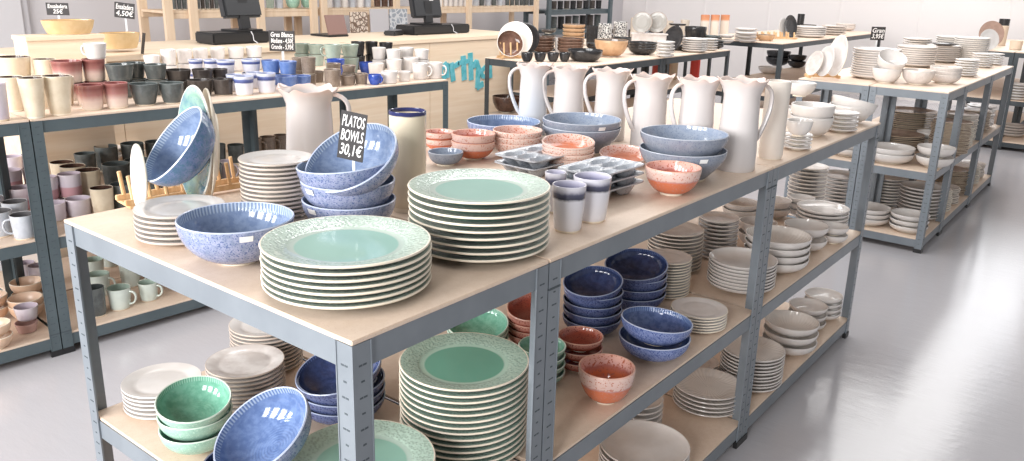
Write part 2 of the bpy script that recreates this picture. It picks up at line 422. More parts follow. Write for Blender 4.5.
def joiner_mesh(sx, sy):
    bm = bmesh.new(); e = .0012
    xa, xb = sorted((-sx*e, sx*(FL+e))); ya, yb = sorted((-sy*e, 0)); box(bm, xa, xb, ya, yb, 0, .004)
    xa, xb = sorted((-sx*e, 0)); ya, yb = sorted((0, sy*(FL+e))); box(bm, xa, xb, ya, yb, 0, .004)
    return fin('joint_seam', bm, M_slot, smooth=False)
def unit(label, x0, y0, x1, y1, h, levels, metal=M_metal, board=M_board, rot=0, origin=(0, 0), joiner=None, group='grey steel shelving units', beam=.042, skip_posts=()):
    """boltless steel shelving unit: four L posts, beams round every level, chipboard shelves. Corners are local to origin, turned by rot"""
    g = .0022; x0 += g; x1 -= g; y0 += g; y1 -= g; cx, cy = (x0+x1)/2, (y0+y1)/2
    c, s = math.cos(rot), math.sin(rot)
    R = link('shelving_unit', None, None, (origin[0]+c*cx-s*cy, origin[1]+s*cx+c*cy, 0), (0, 0, rot)); tag(R, label, 'shelves', group)
    w, d = (x1-x0)/2, (y1-y0)/2
    for i, (sx, sy) in enumerate(((1, 1), (-1, 1), (1, -1), (-1, -1))):
        if i in skip_posts: continue
        p = link('post', post_mesh(h-.008, sx, sy, metal, 0), R, (-sx*w, -sy*d, 0))
        link('foot', foot_mesh(sx, sy), p)
        for lx, ly in ((-sx*(w-.018), -sy*(d-.002)), (-sx*(w-.002), -sy*(d-.018))): POSTS.append((R.location.x+c*lx-s*ly, R.location.y+s*lx+c*ly, h))
        if joiner: link('joint_seam', joiner_mesh(sx, sy), p, (0, 0, joiner))
    T = .0024
    for z in levels:
        top = abs(z-h) < 1e-4; zb = z-.0075
        for sy in (1, -1):
            bm = bmesh.new(); ya, yb = sorted((-sy*(d-T), -sy*(d-T-.0022))); box(bm, -w+T, w-T, ya, yb, zb-beam, zb)
            ya, yb = sorted((-sy*(d-T-.0022), -sy*(d-.016))); box(bm, -w+T, w-T, ya, yb, zb-.0016, zb); link('beam', fin('beam', bm, metal, smooth=False), R)
        for sx in (1, -1):
            bm = bmesh.new(); xa, xb = sorted((-sx*(w-T), -sx*(w-T-.0022))); box(bm, xa, xb, -d+T, d-T, zb-beam, zb); link('beam', fin('beam', bm, metal, smooth=False), R)
        e = 0 if top else .0045
        link('shelf_board', boxm('shelf_board', (-w+e, w-e, -d+e, d-e, z-.0073, z), board, .0012), R)
    return R
ZT, ZM, ZB = .9, .457, .079
D0, L0, W0 = .4743, 1.0934, .8867
G1 = 'grey steel shelving units of the main display table'
unit('grey steel shelving unit nearest the camera, carrying green plates and blue bowls', 0, 0, D0, W0, ZT, (ZT, ZM, ZB), group=G1, joiner=None)
unit('grey steel shelving unit in the middle of the main table, jugs on top', D0, 0, D0+L0, W0, ZT, (ZT, ZM, ZB), group=G1, joiner=.838)
unit('grey steel shelving unit at the far end of the main table', D0+L0, 0, D0+2*L0, W0, ZT, (ZT, ZM, ZB), group=G1, joiner=.838)
# mug tables, turned a little
LO = (.4745, 2.2109); LR = -math.atan(.0647); HL = .885
def lpos(t, d): return (LO[0]+math.cos(LR)*t-math.sin(LR)*d, LO[1]+math.sin(LR)*t+math.cos(LR)*d)
G2 = 'green grey steel shelving units of the mug table'
unit('green grey shelving unit at left edge, left of its paired posts', -1.09, 0, 0, .45, HL, (HL, ZM, ZB), metal=M_metal_green, rot=LR, origin=LO, joiner=.085, group=G2)
unit('green grey shelving unit with dark grey and red mugs on top', 0, 0, 1.09, .45, HL, (HL, ZM, ZB), metal=M_metal_green, rot=LR, origin=LO, joiner=.085, group=G2)
unit('green grey shelving unit with blue, brown and white mugs on top', 1.09, 0, 1.98, .45, HL, (HL, ZB), metal=M_metal_green, rot=LR, origin=LO, group=G2)
unit('green grey shelving unit in back row behind the grey mugs', 0, .45, 1.09, .9, HL, (HL, ZM, ZB), metal=M_metal_green, rot=LR, origin=LO, group=G2)
unit('green grey shelving unit in back row behind the green and white mugs', 1.09, .45, 1.98, .9, HL, (HL, ZB), metal=M_metal_green, rot=LR, origin=LO, group=G2)
# right hand tables
XR, YR, HR = 4.07, .035, .889
G3 = 'grey steel shelving units of the right hand table'
for k_, (xa_, xb_, nm_) in enumerate(((0, .48, 'at near end of'), (.48, 1.33, 'in the middle of'), (1.33, 2.18, 'at far end of'))):
    for r_, rn_ in enumerate(('aisle side', 'inner side')):
        unit('grey steel shelving unit %s the right hand table, %s' % (nm_, rn_), XR+xa_, YR+.4*r_, XR+xb_, YR+.4*(r_+1), HR, (HR, ZM, ZB), group=G3)
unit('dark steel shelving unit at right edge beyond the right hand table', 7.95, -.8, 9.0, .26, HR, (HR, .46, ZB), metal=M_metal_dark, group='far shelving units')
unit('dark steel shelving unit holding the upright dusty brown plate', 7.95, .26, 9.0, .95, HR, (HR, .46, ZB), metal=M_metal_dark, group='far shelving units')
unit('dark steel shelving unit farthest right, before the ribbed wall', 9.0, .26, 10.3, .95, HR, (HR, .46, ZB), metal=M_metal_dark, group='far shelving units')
# table with dark stoneware
XD, YD0 = 3.45, 1.93
G4 = 'dark steel shelving units carrying dark stoneware'
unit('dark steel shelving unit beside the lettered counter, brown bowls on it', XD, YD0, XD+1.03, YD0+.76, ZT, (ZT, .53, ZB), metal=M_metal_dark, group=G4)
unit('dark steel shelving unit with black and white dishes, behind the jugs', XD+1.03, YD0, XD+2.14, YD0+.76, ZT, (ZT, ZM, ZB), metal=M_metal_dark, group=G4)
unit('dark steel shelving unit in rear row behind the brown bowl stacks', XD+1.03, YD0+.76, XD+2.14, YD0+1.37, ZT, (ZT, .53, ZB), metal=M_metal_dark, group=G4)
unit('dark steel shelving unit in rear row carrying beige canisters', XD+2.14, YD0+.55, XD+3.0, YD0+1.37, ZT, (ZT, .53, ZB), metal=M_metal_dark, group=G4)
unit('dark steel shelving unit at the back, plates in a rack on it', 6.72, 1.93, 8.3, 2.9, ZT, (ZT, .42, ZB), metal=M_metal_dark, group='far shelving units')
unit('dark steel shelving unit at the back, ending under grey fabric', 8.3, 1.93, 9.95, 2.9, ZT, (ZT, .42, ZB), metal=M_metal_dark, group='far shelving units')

# ================================================================ COUNTER
CY0, CH = 3.35, .97
def counter():
    xa = atY(47, 140, CY0).x; xb = 4.75
    R = link('sales_counter', None, None, ((xa+xb)/2, CY0+.35, 0)); tag(R, 'long pale pine sales counter with turquoise lettering on its front', 'counter')
    w = (xb-xa)/2; n = 4
    xs = [-w, atY(125, 130, CY0).x-R.location.x]; rest = (w-xs[1])/3; xs += [xs[1]+rest, xs[1]+2*rest, w]
    for a, b in zip(xs, xs[1:]):
        link('front_panel', boxm('front_panel', (a+.0015, b-.0015, -.35, -.33, 0, CH-.03), M_pine, .001), R)
    link('side_panel', boxm('side_panel', (-w, -w+.02, -.33, .35, 0, CH-.03), M_pine), R)
    link('side_panel', boxm('side_panel', (w-.02, w, -.33, .35, 0, CH-.03), M_pine), R)
    link('countertop', boxm('countertop', (-w-.01, w+.01, -.36, .36, CH-.03, CH), M_pine, .003), R)
    return R, xa, xb
CT, cxa, cxb = counter()
def text_mesh(txt, size, ext, mat, shear=0, bold=0):
    cu = bpy.data.curves.new('lettering', 'FONT'); cu.body = txt; cu.size = size; cu.extrude = ext; cu.shear = shear; cu.offset = bold; cu.align_x = 'CENTER'; cu.align_y = 'CENTER'; cu.space_line = .85; cu.resolution_u = 3
    o = bpy.data.objects.new('tmp_text', cu); C.objects.link(o); bpy.context.view_layer.update()
    me = bpy.data.meshes.new_from_object(o.evaluated_get(bpy.context.evaluated_depsgraph_get())); bpy.data.objects.remove(o); me.materials.clear(); me.materials.append(mat); return me
M_teal = glaze('turquoise paint strokes', (84, 176, 186), (112, 192, 206), 25, rough=.5)
# brush lettering 'artha': each letter a part of the counter, drawn as strokes
def strokes(lst, x, z, s):
    bm = bmesh.new()
    dd_ = 0
    for pts, wd in lst:
        P = [Vector((x+a*s, 0, z+b*s)) for a, b in pts]
        for p, q in zip(P, P[1:]):
            dd_ += .0012
            d = (q-p).normalized(); nrm = Vector((-d.z, 0, d.x))*wd*s/2; e = d*wd*s*.18
            vs = [bm.verts.new(v+Vector((0, dy, 0))) for dy in (-.005-dd_, 0) for v in (p-nrm-e, q-nrm+e, q+nrm+e, p+nrm-e)]
            for f in ((0, 1, 2, 3), (7, 6, 5, 4), (0, 4, 5, 1), (1, 5, 6, 2), (2, 6, 7, 3), (3, 7, 4, 0)): bm.faces.new([vs[i] for i in f])
    return fin('letter', bm, M_teal, smooth=False)
def L(px, py): p = atY(px, py, CY0-.008); return p
pl = L(458, 80); s_ = (L(492, 60)-L(440, 60)).x/52
def lp(px, py): q = atY(px, py, CY0); return ((q.x-pl.x)/s_, (q.z-pl.z)/s_)
letters = [ [([lp(446, 64), lp(441, 68), lp(440, 74), lp(445, 77)], 3.4), ([lp(446, 64), lp(447, 77)], 3.4)],
            [([lp(451, 64), lp(453, 80)], 4.2), ([lp(454, 66), lp(458, 64)], 3.4)],
            [([lp(463, 57), lp(464, 79)], 4.6), ([lp(458, 63), lp(468, 61)], 3)],
            [([lp(470, 54), lp(471, 79)], 4.4), ([lp(473, 66), lp(476, 62), lp(478, 68), lp(477, 87), lp(482, 84)], 4.0)],
            [([lp(485, 67), lp(481, 71), lp(482, 76), lp(486, 77)], 3), ([lp(489, 62), lp(489.5, 77)], 4.2)]]
for lt in letters:
    o = link('letter', strokes(lt, 0, 0, s_), CT); o.location = Vector((pl.x, CY0, pl.z))-CT.location; o['label'] = 'turquoise painted letter'

# pine display box left of the counter, bowls on it
def riser():
    a = atY(34, 38, 3.05); b = atY(112, 38, 3.05); zt = a.z
    R = link('display_box', None, None, ((a.x+b.x)/2, 3.2, 0)); tag(R, 'tall pine display box carrying a tan bowl, left of the counter', 'display box')
    w = (b.x-a.x)/2
    link('front_panel', boxm('front_panel', (-w, w, -.07, -.05, 0, zt-.02), M_pine, .001), R)
    for s in (-1, 1): link('side_panel', boxm('side_panel', tuple(sorted((s*w, s*(w-.02))))+(-.05, .07, 0, zt-.02), M_pine, .001), R)
    link('lid', boxm('lid', (-w-.005, w+.005, -.075, .075, zt-.02, zt), M_pine, .002), R)
    return R, zt, a, b
RS, RZ, ra, rb = riser()

# ================================================================ WALL RACKS
def rack(label, x0, x1, y0, y1, zs, top, posts, mat, group):
    R = link('storage_rack', None, None, ((x0+x1)/2, (y0+y1)/2, 0)); tag(R, label, 'rack', group); w = (x1-x0)/2; d = (y1-y0)/2
    for px in posts:
        for s in (-1, 1): link('post', boxm('post', (px-.035-R.location.x, px+.035-R.location.x)+tuple(sorted((s*d, s*(d-.035))))+(0, top), mat, .002), R)
    for z in zs:
        link('shelf_board', boxm('shelf_board', (-w, w, -d+.036, d-.036, z-.02, z), mat, .002), R)
        for s in (-1, 1): link('rail', boxm('rail', (-w, w)+tuple(sorted((s*(d-.036), s*(d-.055))))+(z-.062, z-.021), mat, .002), R)
    return R
RY = 5.35
zr = atY(330, 9, RY).z
def rx(px): return atY(px, 20, RY).x
ups = [rx(v) for v in (169, 193, 262, 322, 470, 537)]
rack('pine storage rack on the back wall behind the left till', rx(167), rx(322)-.04, RY, RY+.42, (zr, .3), 2.3, [rx(170), rx(195), rx(262), rx(322)-.078], M_pine_up, 'pine racks along the back wall')
rack('pine storage rack on the back wall behind the right till', rx(322), rx(539), RY, RY+.42, (zr, .3), 2.3, [rx(322)+.036, rx(398), rx(470), rx(537)], M_pine_up, 'pine racks along the back wall')
gx0, gx1 = atY(548, 20, 5.45).x, atY(612, 20, 5.45).x
zg = [atY(560, y, 5.45).z for y in (10, 30)]
rack('dark metal storage rack on the back wall, right of the pine racks', gx0, gx1, 5.45, 5.85, zg+[.35], 2.2, [gx0+.036, gx1-.036], M_metal_green, None)

# ================================================================ GLAZES
def MG(out, rim, foot, inn): return [out, rim, foot, inn]
M_under = glaze('green grey underside darkened for shade', (112, 122, 112), (102, 112, 102), 30, rough=.25)  # darkened so the shade between stacked plates is in the colour
blue_out = glaze('speckled blue glaze', (126, 138, 165), (154, 160, 188), 90, .35, .6, .12, speck=(92, 108, 150), spscale=330, splo=.56, bump=.12, bscale=160)
blue_in = combed('combed blue glaze', (172, 186, 204), (110, 128, 160), (130, 147, 176))
blue_in2 = combed('combed blue grey glaze', (150, 168, 194), (100, 118, 152), (118, 136, 168))
blue_rim = plain('pale blue rim', (186, 196, 218), .2)
BLUE = MG(blue_out, blue_rim, M_cream, blue_in)
dk_out = glaze('deep blue glaze', (82, 94, 134), (98, 110, 152), 90, .35, .6, .12, speck=(52, 64, 108), spscale=300, splo=.56, bump=.1, bscale=160)
dk_in = combed('combed deep blue glaze', (90, 108, 156), (42, 54, 90), (54, 68, 110), c0=.84)
DEEP = MG(dk_out, plain('blue white rim', (150, 162, 190), .25), M_cream, dk_in)
mb_in = combed('combed mid blue glaze', (124, 148, 192), (72, 90, 136), (92, 110, 156))
MIDB = MG(glaze('mid blue speckled glaze', (102, 118, 164), (126, 140, 184), 90, .35, .6, .12, speck=(66, 84, 140), spscale=300, splo=.55, bump=.15, bscale=160), blue_rim, M_cream, mb_in)
grey_b = glaze('blue grey glaze', (140, 147, 160), (130, 138, 152), 60, rough=.16, speck=(112, 122, 144), spscale=260, splo=.6)
GREYB = MG(grey_b, plain('light grey rim', (178, 184, 194), .25), M_cream, glaze('blue grey inside', (150, 160, 176), (138, 150, 170), 50, rough=.1, speck=(118, 130, 152), splo=.6))
M_orange_out = banded('orange glaze with pink top', [(0, (210, 126, 90)), (.55, (202, 114, 82)), (.60, (190, 140, 134)), (.64, (216, 184, 174)), (.95, (222, 192, 182)), (1, (210, 166, 150))], wob=.05, wscale=60, speck=(196, 130, 112), spscale=220, splo=.60)
M_orange_in = banded('orange inside with pink band', [(0, (206, 110, 74)), (.5, (214, 118, 80)), (.66, (190, 120, 110)), (.74, (222, 176, 168)), (1, (226, 180, 164))], wob=.08, wscale=50, speck=(186, 110, 90), spscale=160, splo=.58, rough=.08)
ORANGE = MG(M_orange_out, plain('pink rim', (226, 178, 158), .2), M_cream, M_orange_in)
M_pink_out = banded('pink speckled glaze on terracotta', [(0, (202, 112, 78)), (.22, (204, 116, 82)), (.3, (206, 158, 142)), (.36, (220, 190, 178)), (1, (226, 204, 194))], wob=.06, wscale=50, speck=(200, 132, 110), spscale=240, splo=.57)
PINK = MG(M_pink_out, plain('pale pink rim', (232, 200, 186), .2), M_cream, banded('pink inside with orange well', [(0, (208, 114, 78)), (.35, (214, 126, 90)), (.5, (220, 176, 162)), (1, (226, 200, 190))], wob=.12, wscale=45, speck=(198, 124, 100), spscale=200, splo=.56))
M_red_out = banded('rust red glaze', [(0, (150, 72, 56)), (.55, (150, 74, 60)), (.7, (176, 116, 104)), (1, (190, 138, 124))], wob=.06, wscale=60, speck=(120, 58, 46), splo=.6)
RED = MG(M_red_out, plain('dusty pink rim', (206, 160, 142), .2), M_cream, banded('rust red inside', [(0, (132, 60, 48)), (.6, (150, 70, 54)), (.8, (176, 108, 92)), (1, (196, 140, 122))], wob=.1, wscale=50, speck=(110, 50, 42), splo=.58, rough=.06))
mint_in = combed('combed mint glaze', (160, 200, 182), (104, 160, 138), (122, 176, 154))
MINT = MG(glaze('mint glaze', (160, 196, 178), (146, 184, 166), 60, rough=.1, speck=(176, 208, 190), splo=.6, bump=.1), plain('pale mint rim', (206, 222, 208), .2), M_cream, mint_in)
WHITE = MG(M_white, M_white, M_cream, glaze('white inside glaze', (220, 216, 213), (213, 208, 204), 12, rough=.1))
PALE = MG(M_offwhite, M_cream, M_cream, M_offwhite)
GREIGE = MG(M_greige, glaze('cream worn rim', (226, 216, 204), rough=.35), M_cream, glaze('greige inside glaze', (213, 206, 201), (202, 193, 187), 25, rough=.16, speck=(180, 168, 160), splo=.64))
BROWNP = MG(glaze('brown grey plate glaze', (160, 142, 130), (146, 128, 116), 30, rough=.3), glaze('tan rim', (206, 186, 164), rough=.4), M_cream, glaze('brown grey plate inside', (168, 150, 138), (150, 132, 120), 20, rough=.2))
BLACK = MG(M_blackgloss, M_blackgloss, M_blackgloss, M_blackgloss)
BROWN = MG(glaze('dark brown glaze', (98, 72, 60), (80, 58, 48), 40, rough=.2), M_brownedge, M_cream, glaze('dark brown inside', (88, 66, 56), (70, 52, 46), 40, rough=.12))
TAN = MG(glaze('tan stoneware', (202, 166, 130), (190, 152, 116), 30, rough=.35), glaze('tan stoneware rim', (176, 140, 108), rough=.4), M_cream, glaze('smoky grey inside', (112, 104, 98), (128, 118, 110), 40, rough=.14))
PEACH = MG(glaze('peach clay', (222, 190, 164), (212, 178, 150), 30, rough=.35), M_cream, M_cream, glaze('peach inside', (228, 202, 180), rough=.3))
def ribbed_glaze(name, c):
    t = NT(name); sp = t.n('ShaderNodeSeparateXYZ'); t.l(t.tc.outputs['Object'], sp.inputs[0]); t.col(lin(c)); t.b.inputs['Roughness'].default_value = .14
    w = t.math('SINE', t.math('MULTIPLY', t.math('ARCTAN2', sp.outputs[1], sp.outputs[0]), 42)); t.bump(w, .22, .002); return t.m
RIBW = MG(M_white, M_white, M_cream, ribbed_glaze('white fluted inside glaze', (222, 216, 210)))

# ================================================================ MAIN TABLE, TOP
def rims(x0, x1, ylow, yt, z, h1):                                  # plates: footprint from the lowest rim
    r = .1
    for _ in range(3):
        cx, cy, r, zt = spot(x0, x1, ylow, z+h1*r, 1.0, yt)
    return cx, cy, r, zt
def foot_ring(r, f, mat=M_cream, seg=32):
    return fin('foot_ring', lathe([(f*r*.88, 0), (f*r, 0), (f*r, .0035), (f*r*.88, .0035), (f*r*.88, 0)], seg), mat)
def sticker(px, py, pos, r, h, az, zf=.84, w=.011, hh=.0055):
    """white price sticker hugging the bowl's outside"""
    bm = bmesh.new(); n = 6; vs = []
    a0 = math.radians(az); Rr = r
    for k in range(n+1):
        a = a0+(k/n-.5)*2*w/r
        vs.append([bm.verts.new(((Rr+e)*math.cos(a), (Rr+e)*math.sin(a), z)) for z, e in ((zf*h-hh, -.0018), (zf*h+hh, .0026))])
    for a, b in zip(vs, vs[1:]): bm.faces.new((a[0], b[0], b[1], a[1]))
    me = fin('price_sticker', bm, plain('white sticker', (240, 240, 240), .5)); return me
def plates(desc, where, group, mats, x0, x1, ylow, yt, z, n, ratio=.16, deep=False, cat='plate', seg=32, name='plate', jit=.0012, pieces=False, rimR=None):
    cx, cy, r, zt = rims(x0, x1, ylow, yt, z, ratio); h1 = ratio*r
    pitch = (zt-z-h1)/(n-1) if n > 1 else 0
    mn = .0052 if r > .07 else .0046
    if n > 1 and pitch < mn: print('TIGHT', where, 'pitch', round(pitch, 4), 'r', round(r, 3)); pitch = mn
    m = mats(r) if callable(mats) else mats
    me = pot(name, (p_deep if deep else p_plate)(r, h1), m, seg)
    fr_ = foot_ring(r, .57) if pieces else None
    ob_ = []
    for i in range(n):
        o_ = ordn(i, n); jx, jy = (random.uniform(-jit, jit), random.uniform(-jit, jit)) if i else (0, 0)
        lab = desc+(', '+o_+' of ' if o_ else ', ')+where
        parts = [(name, me)] if not pieces else [('plate_body', me), ('foot_ring', fr_)]
        ob_.append(thing(name, parts, (cx+jx, cy+jy, z+i*pitch+.0003), (0, 0, random.uniform(0, 6.28)), lab, cat, group if n > 1 else None))
    reg(ob_, cx, cy, r+jit*.7, z, z+(n-1)*pitch+h1)
    return cx, cy, r, zt
def bowls(desc, where, group, mats, x0, x1, yb, yt, z, n, h1=None, f=.42, pw=.75, zp=1.35, top=None, cat='bowl', seg=36, name='bowl', pieces=False, stick=None, jit=.001, t=.0045):
    """h1: height/radius of one bowl; top=(lean, azimuth) tilts the uppermost bowl in the one below"""
    cx, cy, r, zt = spot(x0, x1, yb, z, f, yt)
    H = zt-z if n == 1 and h1 is None else (h1 or .6)*r
    pitch = (zt-z-H)/(n-1) if n > 1 else 0
    if n > 1 and pitch < .007: print('TIGHTB', where, round(pitch, 4), 'r', round(r, 3), 'H', round(H, 3), 'Ht', round(zt-z, 3)); pitch = .007
    me = pot(name, p_bowl(r, H, f, pw, zp, t), mats, seg)
    fr_ = foot_ring(r, f+.0) if pieces else None
    away = math.degrees(math.atan2(CAM.y-cy, CAM.x-cx)); ob_ = []
    for i in range(n):
        o_ = ordn(i, n); lab = desc+(', '+o_+' of ' if o_ else ', ')+where
        spin = random.uniform(0, 6.28); loc = [cx+(random.uniform(-jit, jit) if i else 0), cy, z+i*pitch+.0003]; rot = (0, 0, 0)
        if top and i == n-1:
            rot = lean(*top); loc[2] += .12*r*math.sin(math.radians(top[0])); k = .25*r*math.sin(math.radians(top[0])); a = math.radians(top[1]); loc[0] -= k*math.cos(a); loc[1] -= k*math.sin(a)
        parts = [(name, me)]
        if pieces or stick:
            parts = [('bowl_body', me)]+([('foot_ring', fr_)] if fr_ else [])
            if stick and i in stick: parts.append(('price_sticker', sticker(0, 0, None, r, H, away+stick[i])))
        ob_.append(thing(name, parts, loc, rot, lab, cat, group if n > 1 else None))
    if z > ZM-.5: reg(ob_, cx, cy, r+.0005, z, z+(n-1)*pitch+H)
    return cx, cy, r, zt, H, pitch

def green(r): 
    return [M_under, M_cream, M_cream, platemat('pale green plate glaze %.3f' % r, (152, 188, 176), (190, 204, 194), (170, 186, 174), r)]
def green2(r):
    return [M_under, M_cream, M_cream, platemat('deep green plate glaze %.3f' % r, (100, 162, 142), (172, 204, 188), (142, 168, 154), r)]
plates('pale green dinner plate', 'front stack on the table corner', 'pale green plates, front stack', green, 262, 433, 307.5, 267, ZT, 7, .14, seg=56, name='dinner_plate', pieces=True)
plates('pale green dinner plate', 'stack left of the navy rimmed tumblers', 'pale green plates, second stack', green, 407, 552, 261, 203, ZT, 9, .14, seg=56, name='dinner_plate', pieces=True)
nb = bowls('blue speckled serving bowl with price sticker', 'in front, left of green plates', None, BLUE, 180, 295, 266, 233, ZT, 1, f=.36, seg=64, name='serving_bowl', pieces=True, stick={0: 8})
print('near bowl', nb)
NH = nb[4]/nb[2]
def whitep(r): return [M_white, glaze('brown grey bare edge', (196, 182, 170), rough=.5), M_cream, WHITE[3]]
plates('small white plate', 'stack left of the blue serving bowl', 'small white plates beside the rack', whitep, 137, 225, 243, 217, ZT, 6, .15, seg=44, name='side_plate', pieces=True)
plates('white side plate', 'tall stack behind the blue serving bowl', 'white plates in the tall top stack', whitep, 242, 316, 226, 165, ZT, 15, .15, seg=44, name='side_plate')
pb = bowls('blue speckled bowl with price sticker', 'pile behind the front green plates', 'blue bowls piled behind the front plates', BLUE, 301, 396, 236, 190, ZT, 2, h1=NH*.95, f=.36, seg=56, pieces=True, stick={0: -50, 1: -52})
print('pile', pb)
br, bH = pb[2], pb[4]; bz = ZT+pb[5]+.012
def one(name, me, loc, rot, lab, cat, extra=()):
    return thing(name, [('bowl_body', me)]+list(extra) if extra else [(name, me)], loc, rot, lab, cat)
bme = pot('bowl', p_bowl(br, bH, .36), BLUE, 56); fme = foot_ring(br, .36)
def posed(px, py, apx, ang, ratio, mats, lab, hr=.68, dep=None, support=None, stickz=None):
    """a tipped bowl: centre of its mouth seen at px, py, half long axis apx, mouth turned towards image angle ang (degrees, up = 90), mouth seen with axis ratio"""
    v = ray(px, py).normalized(); t = math.radians(ang); w_ = RT*math.cos(t)+UP*math.sin(t); w_ = (w_-v*w_.dot(v)).normalized(); n = (-v*ratio+w_*math.sqrt(1-ratio*ratio)).normalized()
    q = Vector((0, 0, 1)).rotation_difference(n); R = q.to_matrix()
    def build(d):
        c = CAM+ray(px, py)*d; r = apx/FPX*d; h = hr*r; base = c-n*h; lo = 9
        for rr, zz in ((1, h), (.93, h*.6), (.75, h*.3), (.36, 0)):
            for k in range(24): lo = min(lo, (base+R @ Vector((rr*r*math.cos(k*PI/12), rr*r*math.sin(k*PI/12), zz))).z)
        return r, h, base, lo
    if support is not None:
        a, b = .4, 3.5
        for _ in range(40):
            m = (a+b)/2
            if build(m)[3] > support: a = m
            else: b = m
        dep = (a+b)/2
    r, h, base, lo = build(dep)
    return one('bowl', pot('bowl', p_bowl(r, h, .36), mats, 60), base, R, lab, 'bowl', [('foot_ring', foot_ring(r, .36))])
b3 = Vector((pb[0], pb[1], bz+.022))
one('bowl', bme, b3, lean(5, LEFT+10), 'blue speckled bowl tilted slightly, third up in pile behind front plates', 'bowl', [('foot_ring', fme)])
posed(350, 156, 50, 121, .56, BLUE, 'blue bowl tipped on its side showing its inside, behind price sign', dep=depth((pb[0], pb[1], 1.05))-.02)

# tall navy rimmed jar
cx, cy, r, zt = spot(389, 427, 214, ZT, .95, 113)
M_jar = banded('cream glaze with navy rim', [(0, (222, 208, 184)), (.3, (226, 213, 190)), (.952, (228, 216, 192)), (.965, (44, 48, 92)), (1, (52, 56, 104))], wob=.006, wscale=25)
thing('tall_jar', [('jar_body', pot('jar_body', p_cup(r, zt-ZT, .97, .004), [M_jar, plain('navy rim', (46, 50, 96), .1), M_cream, M_jar], 48)), ('foot_ring', foot_ring(r, .9))], (cx, cy, ZT), (0, 0, 0), 'tall cream cylindrical jar with navy blue rim on the main table', 'jar')

# jugs with frilled rims
def jug_mesh(r, h, mat, frill=True, seg=64):
    prof = [(0, .004), (.82*r, .004), (.84*r, 0), (.93*r, 0), (.96*r, .006)]
    N = 12
    def R(a): return r*(.97-.16*a+.02*math.sin(a*PI)) if a < .8 else r*(.97-.16*a+.012)+r*.33*((a-.8)/.2)**1.8
    for k in range(1, N+1): prof.append((R(k/N), .006+(h-.006)*k/N))
    no = len(prof); t = .0035
    prof.append((R(1)-t*.3, h+.001)); prof.append((R(1)-t, h))
    for k in range(N-1, 0, -1): prof.append((R(k/N)-t, .006+(h-.006)*k/N))
    prof += [(.88*r, .010), (0, .010)]
    def mod(a, rr, z, i):
        u = max(0, (z/h-.84)/.16); w = math.sin(7*a)*.6+math.sin(11*a+1)*.4
        sp = max(0, math.cos(a-PI))**10
        return rr*(1+u*u*.06*w+u*u*.08*sp)+.0005*math.sin(z*420), z+u*u*h*(.022*w+.012*sp)
    return fin('jug_body', lathe([p+(0,) for p in prof], seg, mod if frill else None), mat)
def jug_handle(r, h, mat, reach=.9):
    pts = []; z0, z1 = h*.30, h*.95
    for k in range(19):
        t = k/18; z = z0+(z1-z0)*(t+.10*math.sin(t*PI)); x = r*.86+r*reach*math.sin(t*PI)**.62*(.55+.5*t) if 0 < t < 1 else r*(.86 if t == 0 else .93)
        pts.append((x, 0, z+ (h*.035*math.sin(t*PI)**.5 if t > .5 else 0)))
    return fin('handle', tube(pts, [.0060*(1.1-.25*(k/18)) for k in range(19)], 10, 1.35), mat)
def jugmat(name, a, b, c): return banded(name, [(0, a), (.45, b), (.90, c), (.97, tuple(min(255, v) for v in (222, 200, 190))), (1, (206, 178, 166))], wob=.05, wscale=8, rough=.15)
M_jug = jugmat('white jug glaze with blush rim', (200, 194, 192), (203, 198, 197), (207, 199, 196))
M_jug2 = jugmat('blue white jug glaze', (190, 196, 206), (195, 200, 208), (205, 199, 197))
JG = 'white jugs with frilled rims in a row'
def jug(x0, x1, yb, yt, haz, lab, mat=M_jug, group=JG, frill=True):
    cx, cy, r, zt = spot(x0, x1, yb, ZT, .95, yt); r *= .97; h = zt-ZT
    thing('jug', [('jug_body', jug_mesh(r, h, mat, frill)), ('handle', jug_handle(r, h, mat))], (cx, cy, ZT), (0, 0, math.radians(haz)), lab, 'jug', group)
jug(283, 337, 184, 92, RIGHT-5, 'white frilled jug standing alone behind the tall stack of white plates', group=None)
jug(517, 549, 136, 66, LEFT+8, 'white frilled jug, leftmost of the row behind the bowls', M_jug2)
jug(551, 586, 138, 69, LEFT+8, 'white frilled jug, second from left in the row', M_jug)
jug(592, 628, 142, 72, LEFT+12, 'white frilled jug, third from left in the row', M_jug)
jug(630, 669, 156, 78, LEFT+20, 'white frilled jug, fourth from left in the row')
jug(676, 716, 167, 81, LEFT+20, 'white frilled jug, fifth from left in the row')
jug(717, 761, 173, 82, RIGHT+14, 'white frilled jug at right end of the row, handle on its right')
cx, cy, r, zt = spot(762, 787, 160, ZT, .95, 82)
thing('vase', [('vase_body', pot('vase_body', p_cup(r, zt-ZT, .98, .004), [M_jar if False else glaze('cream vase glaze', (226, 216, 206), (230, 222, 213), 10, rough=.2)]*4, 36)), ('foot_ring', foot_ring(r, .9))], (cx, cy, ZT), (0, 0, 0), 'plain tall cream cylinder vase right of the jugs', 'vase')

